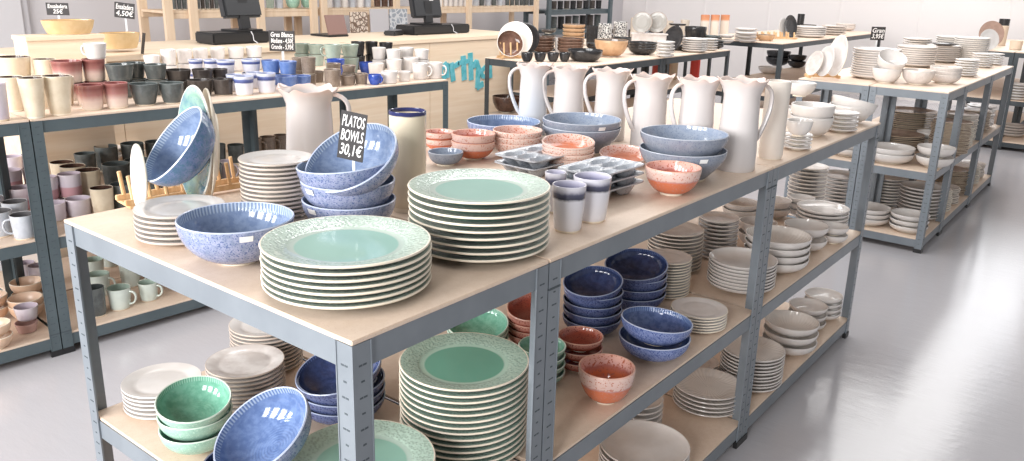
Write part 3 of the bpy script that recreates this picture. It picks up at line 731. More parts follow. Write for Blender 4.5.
# tumblers with navy rim
M_tum = banded('white tumbler with navy band', [(0, (226, 224, 228)), (.69, (220, 220, 228)), (.74, (62, 64, 82)), (.83, (84, 86, 108)), (.90, (190, 190, 204)), (.95, (214, 214, 222)), (1, (216, 214, 226))], wob=.03, wscale=60)
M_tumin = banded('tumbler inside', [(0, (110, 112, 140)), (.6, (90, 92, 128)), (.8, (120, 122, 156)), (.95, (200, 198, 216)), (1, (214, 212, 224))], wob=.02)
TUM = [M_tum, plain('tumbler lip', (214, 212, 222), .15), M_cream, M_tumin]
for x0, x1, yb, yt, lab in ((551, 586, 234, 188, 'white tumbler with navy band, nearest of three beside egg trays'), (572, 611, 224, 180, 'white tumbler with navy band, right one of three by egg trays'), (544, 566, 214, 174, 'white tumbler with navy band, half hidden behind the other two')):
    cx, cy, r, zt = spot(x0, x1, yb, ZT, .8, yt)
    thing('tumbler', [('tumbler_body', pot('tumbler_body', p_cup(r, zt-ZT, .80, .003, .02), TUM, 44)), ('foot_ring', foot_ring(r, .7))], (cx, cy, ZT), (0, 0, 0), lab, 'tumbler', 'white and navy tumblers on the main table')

# terracotta and pink bowls
TG = 'pink and terracotta bowls on the main table'
bowls('small orange and pink bowl', 'pair right of the tall jar', TG, ORANGE, 424, 455, 152, 134, ZT, 2, h1=.85)
bowls('pink and rust bowl', 'pair behind the spouted dish', TG, ORANGE, 450, 495, 161, 137, ZT, 2, h1=.85, seg=44)
bowls('pink speckled bowl', 'trio right of the rust pair', TG, PINK, 491, 542, 158, 134, ZT, 3, h1=.62, seg=44)
bowls('pink bowl with orange well', 'stack behind the egg trays', TG, PINK, 541, 595, 171, 146, ZT, 4, h1=.5, seg=44, top=(6, TOCAM))
bowls('shallow pink dish', 'between the egg trays and grey bowls', None, PINK, 597, 650, 166, 155, ZT, 1, h1=.42, f=.5, top=(8, TOCAM), seg=44)
bowls('orange bowl with pink zigzag rim', 'in front of blue grey bowls', None, ORANGE, 644, 701, 196, 172, ZT, 1, f=.40, seg=56, pieces=True)
bowls('small blue grey dish', 'in front of the rust and pink pair', None, GREYB, 431, 467, 166, 154, ZT, 1, f=.5)
# blue grey bowls
BG = 'blue grey bowls on the main table'
bowls('wide blue speckled bowl', 'behind pink bowls, left of jugs', None, MG(blue_out, blue_rim, M_cream, blue_in2), 466, 541, 146, 127, ZT, 1, f=.45, seg=48)
bowls('wide blue grey bowl with sticker', 'pair in front of jugs', BG, GREYB, 542, 622, 156, 125, ZT, 2, h1=.68, f=.55, pw=1.0, zp=1.0, seg=56, pieces=True, stick={1: 30})
bowls('wide blue grey bowl with sticker', 'pair behind the orange bowl', BG, GREYB, 638, 727, 183, 140, ZT, 2, h1=.70, f=.55, pw=1.0, zp=1.0, seg=56, pieces=True, stick={0: 28})

# egg trays
def egg_mesh(w, d, nx, ny, t=.0035, dep=.022):
    gx, gy = nx*10, ny*10
    def H(u, v):
        e = min(u, 1-u)*w; e2 = min(v, 1-v)*d; m = min(e, e2)
        cu, cv = (u*w-.008)/(w-.016)*nx, (v*d-.008)/(d-.016)*ny
        fu, fv = cu-math.floor(cu)-.5, cv-math.floor(cv)-.5; rr = math.hypot(fu, fv)
        z = 0
        if m > .006 and 0 < cu < nx and 0 < cv < ny: z = -dep*max(0, min(1, (.46-rr)/.22))
        lip = .003*max(0, 1-m/.006); return z+lip
    bm = bmesh.new(); T = []; B = []
    def P(i, j, o):
        u, v = i/gx, j/gy; x, y = (u-.5)*w, (v-.5)*d
        k = 1-.06*max(0, (abs(u-.5)*2)**6*(abs(v-.5)*2)**6); return bm.verts.new((x*k, y*k, dep+t+H(u, v)-o))
    for o, S_ in ((0, T), (t, B)):
        for i in range(gx+1): S_.append([P(i, j, o) for j in range(gy+1)])
    for S_, fl in ((T, 0), (B, 1)):
        for i in range(gx):
            for j in range(gy):
                q = (S_[i][j], S_[i+1][j], S_[i+1][j+1], S_[i][j+1]); bm.faces.new(q if not fl else tuple(reversed(q)))
    edge = [(i, 0) for i in range(gx)]+[(gx, j) for j in range(gy)]+[(i, gy) for i in range(gx, 0, -1)]+[(0, j) for j in range(gy, 0, -1)]
    for a, b in zip(edge, edge[1:]+edge[:1]): bm.faces.new((T[a[0]][a[1]], T[b[0]][b[1]], B[b[0]][b[1]], B[a[0]][a[1]]))
    return fin('egg_tray', bm, glaze('blue grey egg tray glaze', (190, 194, 200), (178, 183, 191), 60, rough=.12, speck=(148, 154, 166), splo=.6))
def tray_stack(lp, fp, rp, n, ztop, where):
    a, b, c = (at(*p, ztop) for p in (lp, fp, rp)); w, d = (b-a).length, (c-b).length; az = math.atan2((b-a).y, (b-a).x); ctr = (a+c)/2
    dep = .024; me = egg_mesh(w, d, 3, 2, .0035, dep); pit = (ztop-ZT-dep-.0035)/(n-1)
    for i in range(n):
        thing('egg_tray', [('egg_tray', me)], (ctr.x+.001*i, ctr.y, ZT+pit*i+.0003), (0, 0, az+math.radians(i)), 'grey glazed egg tray, %s of %s' % (ordn(i, n), where), 'egg tray', 'grey egg trays')
tray_stack((563, 170), (608, 180), (638, 164), 3, ZT+.068, 'stack behind the tumblers')
tray_stack((500, 156), (543, 165), (574, 151), 2, ZT+.048, 'pair behind the green plates')

# white ware at the far end of the main table
WG = 'white bowls and plates at the far end of the main table'
bowls('tall white bowl', 'pair directly right of the cream vase', WG, WHITE, 783, 814, 122, 84, ZT, 2, h1=.9)
bowls('deep white bowl', 'pair in the middle of the far end', WG, WHITE, 790, 833, 137, 107, ZT, 2, h1=.95, f=.5)
wp_ = plates('white deep plate', 'low stack right of cream vase', WG, WHITE, 783, 812, 148, 136, ZT, 4, .26, deep=True)
bowls('small white bowl', 'sitting on deep plates by the cream vase', None, WHITE, 786, 812, 137, 122, wp_[3]+.001, 1, f=.45)
plates('white deep plate', 'stack at far end before tilted bowls', WG, WHITE, 824, 858, 130, 114, ZT, 5, .22, deep=True)
tb = bowls('large white salad bowl', 'at far end, beneath a tipped bowl', None, WHITE, 829, 871, 124, 107, ZT, 1, f=.4)
one('salad_bowl', pot('salad_bowl', p_bowl(tb[2]*1.05, tb[4], .4), WHITE, 44), (tb[0], tb[1], tb[3]-.052), lean(13, RIGHT+20), 'large white salad bowl tipped to the right in another, far end', 'bowl')

# plate rack with standing plates
def peg_rack(p0, p1, w, npeg, hpeg, name, label, cat='plate rack', pr=.0045, m=M_peg, yoff=0):
    d = (p1-p0); Ln = d.length; az = math.atan2(d.y, d.x)
    R = link(name, None, None, (p0+d/2), (0, 0, az)); tag(R, label, cat)
    for s in (-1, 1):
        link('rail', boxm('rail', (-Ln/2, Ln/2)+tuple(sorted((s*w/2-.006, s*w/2+.006)))+(.006, .018), m, .0015), R)
    for k in (-.46, .46): link('crossbar', boxm('crossbar', (Ln*k-.006, Ln*k+.006, -w/2-.012, w/2+.012, 0, .007), m, .001), R)
    for k in range(npeg):
        x = -Ln/2+Ln*(k+.5)/npeg
        for s in (-1, 1):
            bm = tube([(x, s*w/2, .012), (x-.003, s*w/2, .012+hpeg*.5), (x-.006, s*w/2, .012+hpeg)], pr, 8); link('peg', fin('peg', bm, m), R)
    return R, az, Ln
q0 = at(121, 206, ZT); q1 = at(247, 186, ZT); RK, raz, rL = peg_rack(q0, q1, .055, 8, .058, 'plate_rack', 'beech plate rack holding upright plates and a tipped blue bowl')
def disc_stand(name, mats, px, py, rpx, az, tilt, lab, cat='plate', zbase=ZT+.018, shape='plate', hr=.16):
    """a plate on edge: centre column px at the rack line, radius in pixels, face turned to azimuth az"""
    c = at(px, py, zbase); dd = depth(c); r = rpx/FPX*dd; c = c+Vector((0, 0, 0))
    R = lean(tilt, az); off = R @ Vector((0, 0, 0)); up = R @ Vector((0, 0, 1))
    # lowest point of the rim touches zbase
    low = r*math.sin(math.radians(tilt)); loc = Vector((c.x, c.y, zbase+low))
    m = mats(r) if callable(mats) else mats
    me = pot(name, {'plate': p_plate, 'deep': p_deep, 'bowl': p_bowl}[shape](r, hr*r), m, 44)
    return thing(name, [(name, me)], loc, R, lab, cat), r, loc
disc_stand('plate', PALE, 147, 211, 34, LEFT+36, 86, 'white plate standing on edge at left end of the beech rack')
teal_in = glaze('teal and blue pooled glaze', (82, 126, 144), (142, 178, 162), 14, .35, .65, .1, speck=(80, 120, 160), spscale=200)
TEAL = MG(M_cream, plain('white plate edge', (226, 226, 218), .25), M_cream, teal_in)
disc_stand('plate', TEAL, 207, 200, 57, LEFT+37, 84, 'teal and mint plate standing on edge in the beech rack')
disc_stand('plate', MG(glaze('cream plate back', (216, 206, 192), (208, 197, 182), 20, rough=.3), M_cream, M_cream, M_cream), 220, 199, 55, LEFT+27, 86, 'large cream plate on edge, right of the teal plate in rack')
posed(172, 143, 45, 148, .30, MG(glaze('teal speckled blue glaze', (84, 114, 146), (112, 128, 166), 60, .35, .6, .12, speck=(78, 116, 142), spscale=300, splo=.55, bump=.12), plain('white bowl rim', (220, 224, 232), .2), M_cream, blue_in), 'blue speckled bowl tipped sideways in the beech plate rack', hr=.80, dep=depth(at(170, 208, ZT+.03))-.03)

# price signs
M_slate = plain('chalkboard black', (46, 43, 44), .6); M_chalk = plain('chalk white', (238, 236, 234), .6); M_clear = plain('clear acrylic', (214, 218, 222), .1)
def sign(x0, x1, y0, y1, dist_pt, lines, lab, tiltdeg=0, face=TOCAM, stand=True, size=None, base_z=None, roll=0):
    """board spanning the pixel box at the depth of dist_pt, facing azimuth face"""
    d = depth(dist_pt); c = CAM+ray((x0+x1)/2, (y0+y1)/2)*d; w = (x1-x0)/FPX*d; h = (y1-y0)/FPX*d
    R = link('price_sign', None, None, (c.x, c.y, base_z if base_z is not None else c.z-h/2-.03)); tag(R, lab, 'sign')
    a = math.radians(face)+PI/2
    rot = Euler((PI/2-math.radians(tiltdeg), 0, a)).to_matrix() @ Matrix.Rotation(math.radians(roll), 3, 'Z')
    o = link('board', boxm('board', (-w/2, w/2, -h/2, h/2, -.0015, 0), M_slate, .0004), R, Vector(c)-R.location, rot)
    n = len(lines)
    for i, tx in enumerate(lines):
        if not tx.strip(): continue
        hh = h/(n+.35); tm = text_mesh(tx, hh*1.1, .0003, M_chalk, .15, hh*.012)
        xs = [v.co.x for v in tm.vertices]; wd = max(xs)-min(xs); sc = min(1, w*.86/wd)
        if sc < 1:
            for v in tm.vertices: v.co.x *= sc
        link('writing', tm, o, (0, h*.5-hh*(i+.68), .0006))
    if stand:
        zb = R.location.z; bot = -h/2+c.z-zb
        nrm = Vector((math.cos(math.radians(face)), math.sin(math.radians(face)), 0))*-.004
        bm = bmesh.new(); sw = w*.05; box(bm, -sw, sw, -.0008, .0008, 0, bot+h*.4)
        link('stand', fin('stand', bm, M_clear, smooth=False), R, nrm, (0, 0, a))
    return R
rv = Vector((RT.x, RT.y, 0)).normalized(); fv = Vector((FW.x, FW.y, 0)).normalized()
pt = Vector((pb[0], pb[1], 1.0))-fv*(br*1.02)
sign(338, 366, 112, 161, pt, ['PLATOS', 'BOWLS', '30,1€'], 'chalk price sign reading platos, clipped before the tipped blue bowl', 0, TOCAM-12, True, base_z=ZT+.045, roll=-8)

# ================================================================ MAIN TABLE, MIDDLE SHELF
MG1 = 'white plates on the middle shelf, near end'
plates('white fluted side plate', 'stack at shelf corner by the floor', MG1, WHITE, 125, 201, 417, 396, ZM, 6, .17, seg=44, name='side_plate')
plates('grey white speckled plate', 'stack behind the mint bowls', MG1, lambda r: [M_offwhite, glaze('brown grey bare edge', (196, 182, 170), rough=.5), M_cream, glaze('mottled grey white glaze', (228, 224, 221), (206, 199, 195), 18, rough=.12)], 208, 285, 410, 377, ZM, 9, .16, seg=44, name='side_plate')
plates('pale side plate', 'tall stack under top beam, farthest back', MG1, whitep, 231, 302, 374, 336, ZM, 11, .16, name='side_plate')
gb = bowls('mint green bowl', 'stack in front of grey white plates', 'mint bowls on the middle shelf', MINT, 160, 233, 454, 414, ZM, 3, h1=.72, f=.4, top=(12, TOCAM+20), seg=56, pieces=True)
BRB = MG(blue_out, blue_rim, M_cream, combed('combed bright blue glaze', (164, 180, 202), (88, 110, 154), (108, 130, 172)))
ub = bowls('dark blue bowl', 'under the leaning bright blue bowl', None, DEEP, 205, 280, 520, 482, ZM, 1, f=.4, seg=44)
posed(260, 429, 53, 133, .60, BRB, 'bright blue bowl leaning on its side, right of the mint bowls', dep=depth((ub[0], ub[1], ZM+.09))-.04)
bowls('dark blue bowl', 'stack behind the corner post', 'dark blue bowls behind the corner post', DEEP, 298, 386, 424, 388, ZM, 4, h1=.55, f=.4, top=(14, LEFT+40), seg=56)
plates('pale green dinner plate', 'low stack behind the corner post', 'green plates on the middle shelf, corner', lambda r: [M_under, M_cream, M_cream, platemat('mid green plate glaze %.3f' % r, (148, 196, 180), (188, 212, 200), (166, 192, 178), r)], 286, 437, 552, 503, ZM, 8, .14, seg=56, name='dinner_plate', pieces=True)
plates('deep green dinner plate', 'tall stack on middle shelf', 'deep green plates in the tall stack', green2, 398, 530, 471, 391, ZM, 14, .14, seg=56, name='dinner_plate', pieces=True)
bowls('mint green bowl', 'stack behind the tall green plate stack', 'mint bowls behind the deep green plates', MINT, 452, 515, 356, 334, ZM, 3, h1=.55, top=(10, TOCAM))
bowls('mint green bowl', 'stack seen between the paired posts', 'mint bowls behind the paired posts', MINT, 517, 566, 386, 355, ZM, 4, h1=.55)
bowls('rust red bowl', 'stack left of the paired posts', 'rust red bowls left of the paired posts', RED, 498, 550, 350, 316, ZM, 5, h1=.62, top=(14, TOCAM-20), seg=44)
bowls('rust red bowl', 'trio right of the paired posts', 'rust red bowls right of the paired posts', RED, 556, 603, 373, 345, ZM, 3, h1=.62, seg=44)
bowls('orange bowl with pink band inside', 'alone on the middle shelf', None, ORANGE, 577, 635, 405, 379, ZM, 1, f=.40, seg=56, pieces=True)
bowls('deep blue bowl', 'stack nearest the paired posts', 'deep blue bowls, left stack', DEEP, 562, 623, 337, 291, ZM, 5, h1=.62, f=.4, top=(12, TOCAM-30), seg=56)
bowls('deep blue bowl', 'stack behind, right of the first', 'deep blue bowls, rear stack', DEEP, 603, 667, 312, 274, ZM, 4, h1=.6, f=.4, top=(12, TOCAM-20), seg=56)
bowls('mid blue bowl', 'pair in front of the small plates', 'mid blue bowls', MIDB, 618, 691, 362, 334, ZM, 2, h1=.66, f=.38, top=(5, RIGHT+25), seg=56, pieces=True)
MG2 = 'pale plates on the middle shelf'
plates('small pale plate', 'low stack right of mid blue bowls', MG2, PALE, 670, 727, 332, 318, ZM, 6, .14, name='side_plate')
plates('small pale plate', 'tall stack behind deep blue bowls', MG2, PALE, 641, 691, 298, 264, ZM, 13, .14, name='side_plate')
plates('greige plate', 'tall stack under the top beam', MG2, GREIGE, 647, 703, 272, 236, ZM, 11, .17, name='side_plate')
plates('greige deep plate', 'tall stack second from the rear', MG2, GREIGE, 697, 738, 258, 222, ZM, 10, .24, deep=True, name='deep_plate')
plates('white deep plate', 'stack left of the second paired posts', MG2, WHITE, 708, 776, 291, 268, ZM, 8, .24, deep=True, seg=44, name='deep_plate')
bowls('greige bowl', 'stack at back of middle shelf', 'greige bowls on the middle shelf', GREIGE, 722, 758, 232, 206, ZM, 4, h1=.6)
bowls('greige deep bowl', 'behind the large white fluted bowls', 'greige bowls on the middle shelf', GREIGE, 738, 776, 248, 226, ZM, 2, h1=.8)
MG3 = 'white bowls on the middle shelf, far unit'
bowls('large white fluted bowl', 'stack behind the second paired posts', MG3, RIBW, 744, 809, 273, 243, ZM, 4, h1=.45, f=.45, seg=56)
bowls('white bowl', 'pair right of large fluted bowls', MG3, WHITE, 783, 827, 252, 230, ZM, 2, h1=.6)
bowls('greige bowl', 'behind the second paired posts, upper pair', MG3, GREIGE, 768, 799, 218, 202, ZM, 2, h1=.7)
plates('white deep plate', 'stack in front of far end post', MG3, WHITE, 797, 848, 232, 213, ZM, 6, .24, deep=True, seg=36, name='deep_plate')
bowls('small white bowl', 'in front of the fluted bowls at far end', MG3, WHITE, 818, 846, 243, 228, ZM, 2, h1=.7)
plates('greige plate', 'stack at rear of far unit middle shelf', MG3, GREIGE, 784, 822, 213, 171, ZM, 12, .18)
bowls('small white bowl', 'trio at the rear of far unit', MG3, WHITE, 786, 811, 214, 196, ZM, 3, h1=.7)

# ================================================================ MAIN TABLE, LOWEST SHELF
BG1 = 'white plates on the lowest shelf'
plates('white plate', 'stack at the bottom edge of the frame', BG1, WHITE, 598, 689, 486, 466, ZB, 5, .2, deep=True, seg=44)
plates('white plate', 'stack glimpsed under the middle beam', BG1, WHITE, 612, 664, 446, 414, ZB, 7, .2, deep=True)
plates('white fluted plate', 'low stack left of second paired posts', BG1, RIBW, 673, 742, 416, 399, ZB, 5, .17, seg=44)
plates('pale plate', 'stack behind the low fluted stack', BG1, GREIGE, 688, 728, 384, 370, ZB, 6, .17)
plates('white fluted plate', 'tall stack straddling second paired posts', BG1, RIBW, 716, 779, 390, 360, ZB, 10, .2, deep=True, seg=44)
bowls('large white fluted bowl', 'stack of lowest shelf', 'white bowls on the lowest shelf', RIBW, 763, 817, 355, 330, ZB, 3, h1=.5, f=.45, seg=44)
bowls('small white bowl', 'stack behind large fluted bowls, low', 'white bowls on the lowest shelf', WHITE, 788, 826, 331, 311, ZB, 3, h1=.5)
bowls('small greige bowl', 'farthest stack of the lowest shelf', 'white bowls on the lowest shelf', WHITE, 804, 841, 320, 300, ZB, 4, h1=.45)

# ================================================================ MUGS
def mugs(name, cat, desc, where, group, mats, items, z, rb=.86, seg=24, belly=0, under=False, hdl=None, hsz=1.0, hmat=None, fixh=None):
    """items: (x0, x1, foot front y, rim front y[, handle azimuth]); where names the row, counted from the left"""
    n = len(items); res = []
    for i, it in enumerate(items):
        x0, x1, yb, yt = it[:4]; cx, cy, r, zt = spot(x0, x1, yb, z, rb, yt); h = zt-z if not fixh else fixh; res.append((cx, cy, r, zt))
        me = pot(name+'_body', p_cup(r, h, rb, .0028, belly), mats, seg)
        lab = desc+(', '+ORD[i]+' from left, ' if n > 1 else ', ')+where
        haz = it[4] if len(it) > 4 else hdl
        parts = [(name, me)]
        if haz is not None: parts = [(name+'_body', me), ('handle', handle_mesh(r, h, rb, hmat or mats[0], hsz))]
        ob_ = [thing(name, parts, (cx, cy, z+.0003), (0, 0, math.radians(haz) if haz is not None else random.uniform(0, 6)), lab, cat, group)]; zl = z
        if under:
            uz = HL if z > HL else (ZM if z > ZM else ZB)
            zl = uz; ob_.append(thing(name, [(name, pot(name, p_cup(r, z-uz-.0008, rb, .0028, belly), mats, seg))], (cx, cy, uz), (0, 0, 0), 'lower '+desc+', under '+ORD[i]+' of '+where, cat, None))
        reg(ob_, cx, cy, r+.0004, zl, z+h)
    return res
def quad(n, a, b, m_in): return [banded(n, a, wob=.03, wscale=60), plain(n+' lip', b, .25), M_cream, plain(n+' inside', m_in, .2)]
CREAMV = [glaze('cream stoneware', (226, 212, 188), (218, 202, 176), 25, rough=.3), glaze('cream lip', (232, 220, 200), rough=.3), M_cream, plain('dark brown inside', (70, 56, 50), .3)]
WINE = [banded('wine red fading to cream', [(0, (222, 208, 194)), (.35, (220, 196, 186)), (.6, (172, 122, 116)), (.85, (134, 82, 78)), (1, (156, 104, 98))], wob=.05), plain('wine lip', (186, 130, 124), .2), M_cream, plain('wine inside', (136, 76, 74), .15)]
SLATE = [glaze('slate grey glaze', (84, 88, 88), (98, 103, 102), 30, rough=.12), plain('slate lip', (122, 128, 126), .2), M_cream, plain('slate inside', (78, 84, 84), .15)]
CHAR = [glaze('charcoal brown glaze', (66, 60, 58), (78, 72, 68), 30, rough=.15), plain('charcoal lip', (92, 86, 82), .2), M_cream, plain('charcoal inside', (56, 50, 48), .2)]
NAVYW = [banded('white cup with blue band', [(0, (214, 212, 218)), (.62, (216, 216, 226)), (.68, (70, 80, 130)), (.82, (96, 108, 160)), (.88, (200, 204, 220)), (1, (206, 208, 222))], wob=.015), plain('white blue lip', (206, 208, 220), .15), M_cream, plain('cup blue inside', (150, 156, 186), .15)]
BLUEM = [glaze('cornflower blue glaze', (92, 120, 178), (110, 136, 190), 30, rough=.12), plain('cornflower lip', (150, 166, 206), .2), M_cream, plain('cornflower inside', (84, 104, 160), .15)]
TAUPE = [glaze('taupe brown glaze', (140, 126, 114), (128, 114, 102), 30, rough=.2, speck=(110, 96, 86)), plain('taupe lip', (170, 154, 140), .25), M_cream, plain('taupe inside', (116, 100, 90), .2)]
LILAC = [glaze('lilac grey glaze', (206, 196, 206), (214, 206, 212), 20, rough=.2), plain('lilac lip', (224, 218, 222), .2), M_cream, plain('lilac inside', (190, 178, 190), .15)]
TWOT = [banded('white over dusty rose', [(0, (186, 142, 148)), (.45, (190, 148, 154)), (.5, (204, 194, 204)), (1, (216, 208, 214))], wob=.01), plain('pale lilac lip', (222, 214, 218), .2), M_cream, plain('lilac inside two', (186, 172, 182), .15)]
SAGE = [glaze('sage green glaze', (150, 164, 152), (162, 174, 162), 30, rough=.12), plain('sage lip', (184, 192, 180), .2), M_cream, plain('sage inside', (140, 154, 142), .15)]
MINTM = [glaze('pale mint mug glaze', (204, 214, 206), (210, 219, 211), 30, rough=.12), plain('pale mint lip', (214, 222, 212), .2), M_cream, plain('pale mint inside', (168, 186, 174), .15)]
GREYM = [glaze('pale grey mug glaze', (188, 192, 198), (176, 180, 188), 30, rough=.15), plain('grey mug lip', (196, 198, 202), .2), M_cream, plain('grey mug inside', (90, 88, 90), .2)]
COBALT = [glaze('cobalt glaze', (48, 74, 160), (64, 92, 180), 30, rough=.08)]*4
RA, RT_ = TOCAM, RIGHT-10
F = 'front row, mug table'; U = 'upper mug row'
H2 = HL+.066
mugs('tall_cup', 'cup', 'tall tapered cream cup', F, 'tall cream cups', CREAMV, [(21, 45, 119, 79), (45, 72, 116, 77)], HL, .72, 32)
mugs('tall_cup', 'cup', 'tall tapered cream cup', 'second row behind the tall cream cups', 'tall cream cups', CREAMV, [(0, 24, 112, 78), (27, 54, 109, 78), (56, 78, 106, 78)], HL, .72, 24)
mugs('cup', 'cup', 'squat cream cup', U+', left', 'cream cups', CREAMV, [(-2, 31, 78, 58), (31, 53, 77, 60)], HL+.085, .9, 28, under=True)
mugs('cup', 'cup', 'lilac cup', 'left edge of the mug table', None, LILAC, [(-16, 7, 122, 84)], HL, .9, 28)
mugs('tumbler', 'cup', 'wine red and cream cup', F, 'wine red cups', WINE, [(80, 103, 111, 86), (105, 128, 109, 84)], HL, .84, 32)
mugs('tumbler', 'cup', 'wine red and cream cup', 'second row behind the red cups', 'wine red cups', WINE, [(72, 92, 106, 86), (95, 113, 104, 85)], HL, .84)
wr = mugs('tumbler', 'cup', 'wine red cup', U+', left of the grey', 'wine red cups', WINE, [(54, 83, 84, 62), (85, 107, 82, 60)], H2, .86, 28, under=True)
wx, wy_, wr_, wz = wr[1]
wm_ = thing('mug', [('mug_body', pot('mug_body', p_cup(wr_*.98, .062, .8, .0028), [M_white]*4, 28)), ('handle', handle_mesh(wr_*.98, .062, .8, M_white))], (wx+.012, wy_-.006, wz+.0003), (0, 0, math.radians(LEFT)), 'white mug with handle standing on top of the wine red cups', 'mug'); [q for q in REG if abs(q[1]-wx) < 1e-6][0][0].append(wm_)
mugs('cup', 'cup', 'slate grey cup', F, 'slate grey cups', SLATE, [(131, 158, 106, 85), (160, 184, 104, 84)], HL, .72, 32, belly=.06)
mugs('cup', 'cup', 'slate grey cup', U+', above the grey', 'slate grey cups', SLATE, [(107, 134, 82, 65), (124, 146, 80, 64), (142, 164, 80, 65)], H2, .78, 28, under=True)
mugs('cup', 'cup', 'charcoal brown cup', F, 'charcoal cups', CHAR, [(188, 212, 97, 81), (214, 234, 96, 80)], HL, .88, 28)
mugs('cup', 'cup', 'charcoal brown cup', U+', behind the charcoal front cups', 'charcoal cups', CHAR, [(166, 192, 81, 71), (192, 213, 80, 70), (212, 228, 79, 70)], H2-.01, .88, 24, under=True)
mugs('tumbler', 'cup', 'white cup with blue band', F, 'white cups with blue bands', NAVYW, [(233, 253, 96, 77), (257, 276, 94, 74)], HL, .84, 32)
mugs('tumbler', 'cup', 'white cup with blue band', 'second row, mug table', 'white cups with blue bands', NAVYW, [(221, 237, 92, 75), (246, 262, 89, 73)], HL, .84)
mugs('tumbler', 'cup', 'white cup with blue band', U+', centre', 'white cups with blue bands', NAVYW, [(190, 204, 72, 60), (203, 217, 72, 60), (217, 235, 74, 61), (242, 261, 73, 60)], HL+.06, .84, 24, under=True)
mugs('cup', 'cup', 'cornflower blue cup', F, 'cornflower blue cups', BLUEM, [(276, 297, 91, 77), (296, 312, 88, 76)], HL, .86, 28)
mugs('cup', 'cup', 'cornflower blue cup', U+', centre', 'cornflower blue cups', BLUEM, [(261, 280, 74, 61), (279, 297, 75, 62)], H2-.012, .84, 24, under=True)
mugs('cup', 'cup', 'taupe brown cup', F, 'taupe brown cups', TAUPE, [(308, 324, 83, 72), (324, 341, 88, 70), (340, 355, 86, 76), (356, 369, 85, 74)], HL, .84, 28)
mugs('cup', 'cup', 'taupe brown cup', U+', right of blue', 'taupe brown cups', TAUPE, [(292, 303, 71, 58), (300, 315, 75, 58), (326, 341, 71, 64), (342, 356, 73, 66)], H2-.012, .86, 24, under=True)
mugs('mug', 'mug', 'round cobalt blue mug', F, 'cobalt mugs', COBALT, [(367, 380, 85, 75, RIGHT-15), (356, 370, 74, 63, RIGHT-10)], HL, .7, 28, belly=.16)
mugs('mug', 'mug', 'cobalt blue mug', 'second row of the mug table', 'cobalt mugs', COBALT, [(327, 345, 80, 60)], HL, .8, 24)
WM = [M_white]*4
mugs('mug', 'mug', 'white glazed mug', F, 'white mugs', WM, [(381, 398, 84, 72, LEFT+20), (398, 411, 82, 72, LEFT), (412, 428, 80, 64, RIGHT), (427, 443, 79, 63, RIGHT-10)], HL, .84, 28)
mugs('mug', 'mug', 'white glazed mug', 'second row, right end of mug table', 'white mugs', WM, [(368, 384, 76, 64), (386, 402, 75, 60), (404, 420, 73, 58)], HL, .86)
mugs('mug', 'mug', 'white glazed mug', U+', right end', 'white mugs', WM, [(372, 386, 60, 48), (386, 401, 61, 50), (399, 414, 59, 48), (413, 428, 60, 50)], H2, .84, 24, under=True)
mugs('mug', 'mug', 'sage green mug with handle', U+', centre right', 'sage green mugs', SAGE, [(324, 342, 60, 45, LEFT+10), (343, 361, 58, 45, LEFT+10)], H2+.02, .74, 28, under=True)
mugs('mug', 'mug', 'sage green mug', 'rear of the mug table', 'sage green mugs', SAGE, [(294, 310, 54, 44), (308, 324, 55, 45)], H2, .8, 24, under=True)
mugs('cup', 'cup', 'black cup', 'rear row, behind the white mugs', 'black cups', BLACK, [(351, 365, 56, 42), (365, 378, 55, 42), (379, 393, 55, 43)], H2+.01, .8, 24, under=True)
mugs('mug', 'mug', 'cream white mug', 'rear row of mug table, left half', 'white mugs at the back', [M_offwhite]*3+[M_white], [(144, 160, 67, 56), (161, 176, 66, 50), (177, 192, 64, 50), (193, 208, 62, 49), (210, 225, 60, 48), (228, 244, 59, 48), (246, 262, 58, 47)], H2, .84, 24, under=True)
bowls('shallow white bowl', 'rear of mug table behind wine cups', None, WHITE, 108, 150, 72, 62, HL+.07, 1, f=.5) if False else None

# second and third shelf of the mug table
S2 = 'middle shelf, mug table'
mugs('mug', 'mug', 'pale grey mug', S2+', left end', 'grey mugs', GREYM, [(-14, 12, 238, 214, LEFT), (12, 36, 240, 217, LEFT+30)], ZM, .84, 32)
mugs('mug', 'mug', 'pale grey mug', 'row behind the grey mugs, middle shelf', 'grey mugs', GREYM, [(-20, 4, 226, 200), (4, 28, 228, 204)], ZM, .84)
mugs('cup', 'cup', 'white and rose cup', S2+', left, lower layer', 'two tone rose cups', TWOT, [(2, 26, 214, 192), (28, 54, 212, 188)], ZM, .92, 28)
mugs('cup', 'cup', 'white and rose cup', 'upper layer left of paired posts', 'two tone rose cups', TWOT, [(0, 24, 191, 172), (22, 46, 188, 170)], ZM+.06, .92, 28, under=True)
mugs('cup', 'cup', 'white and rose cup', 'right of the paired posts, middle shelf', 'two tone rose cups', TWOT, [(38, 58, 200, 177), (56, 78, 199, 176)], ZM+.055, .92, 28, under=True)
mugs('cup', 'cup', 'lilac cup', 'right of the paired posts, middle shelf', 'lilac cups', LILAC, [(44, 67, 222, 205), (66, 90, 218, 201)], ZM, .92, 28)
mugs('tall_cup', 'cup', 'tall cream cup with dark inside', S2+', behind the rack', 'tall cream cups on the middle shelf', CREAMV, [(91, 113, 217, 190), (78, 101, 206, 172), (62, 86, 196, 168), (52, 74, 188, 164)], ZM, .86, 28)
mugs('cup', 'cup', 'charcoal cup', S2+', behind the cream cups', 'charcoal cups on the middle shelf', SLATE, [(104, 130, 196, 166), (126, 152, 190, 162), (112, 136, 212, 186), (136, 160, 205, 178), (160, 184, 198, 172), (178, 200, 190, 166), (150, 172, 184, 160), (200, 222, 190, 166)], ZM, .9, 24)
mugs('mug', 'mug', 'lilac mug with round handle', 'between rack and the tall white stack', None, LILAC, [(219, 233, 182, 162, RIGHT)], ZM, .86, 28)
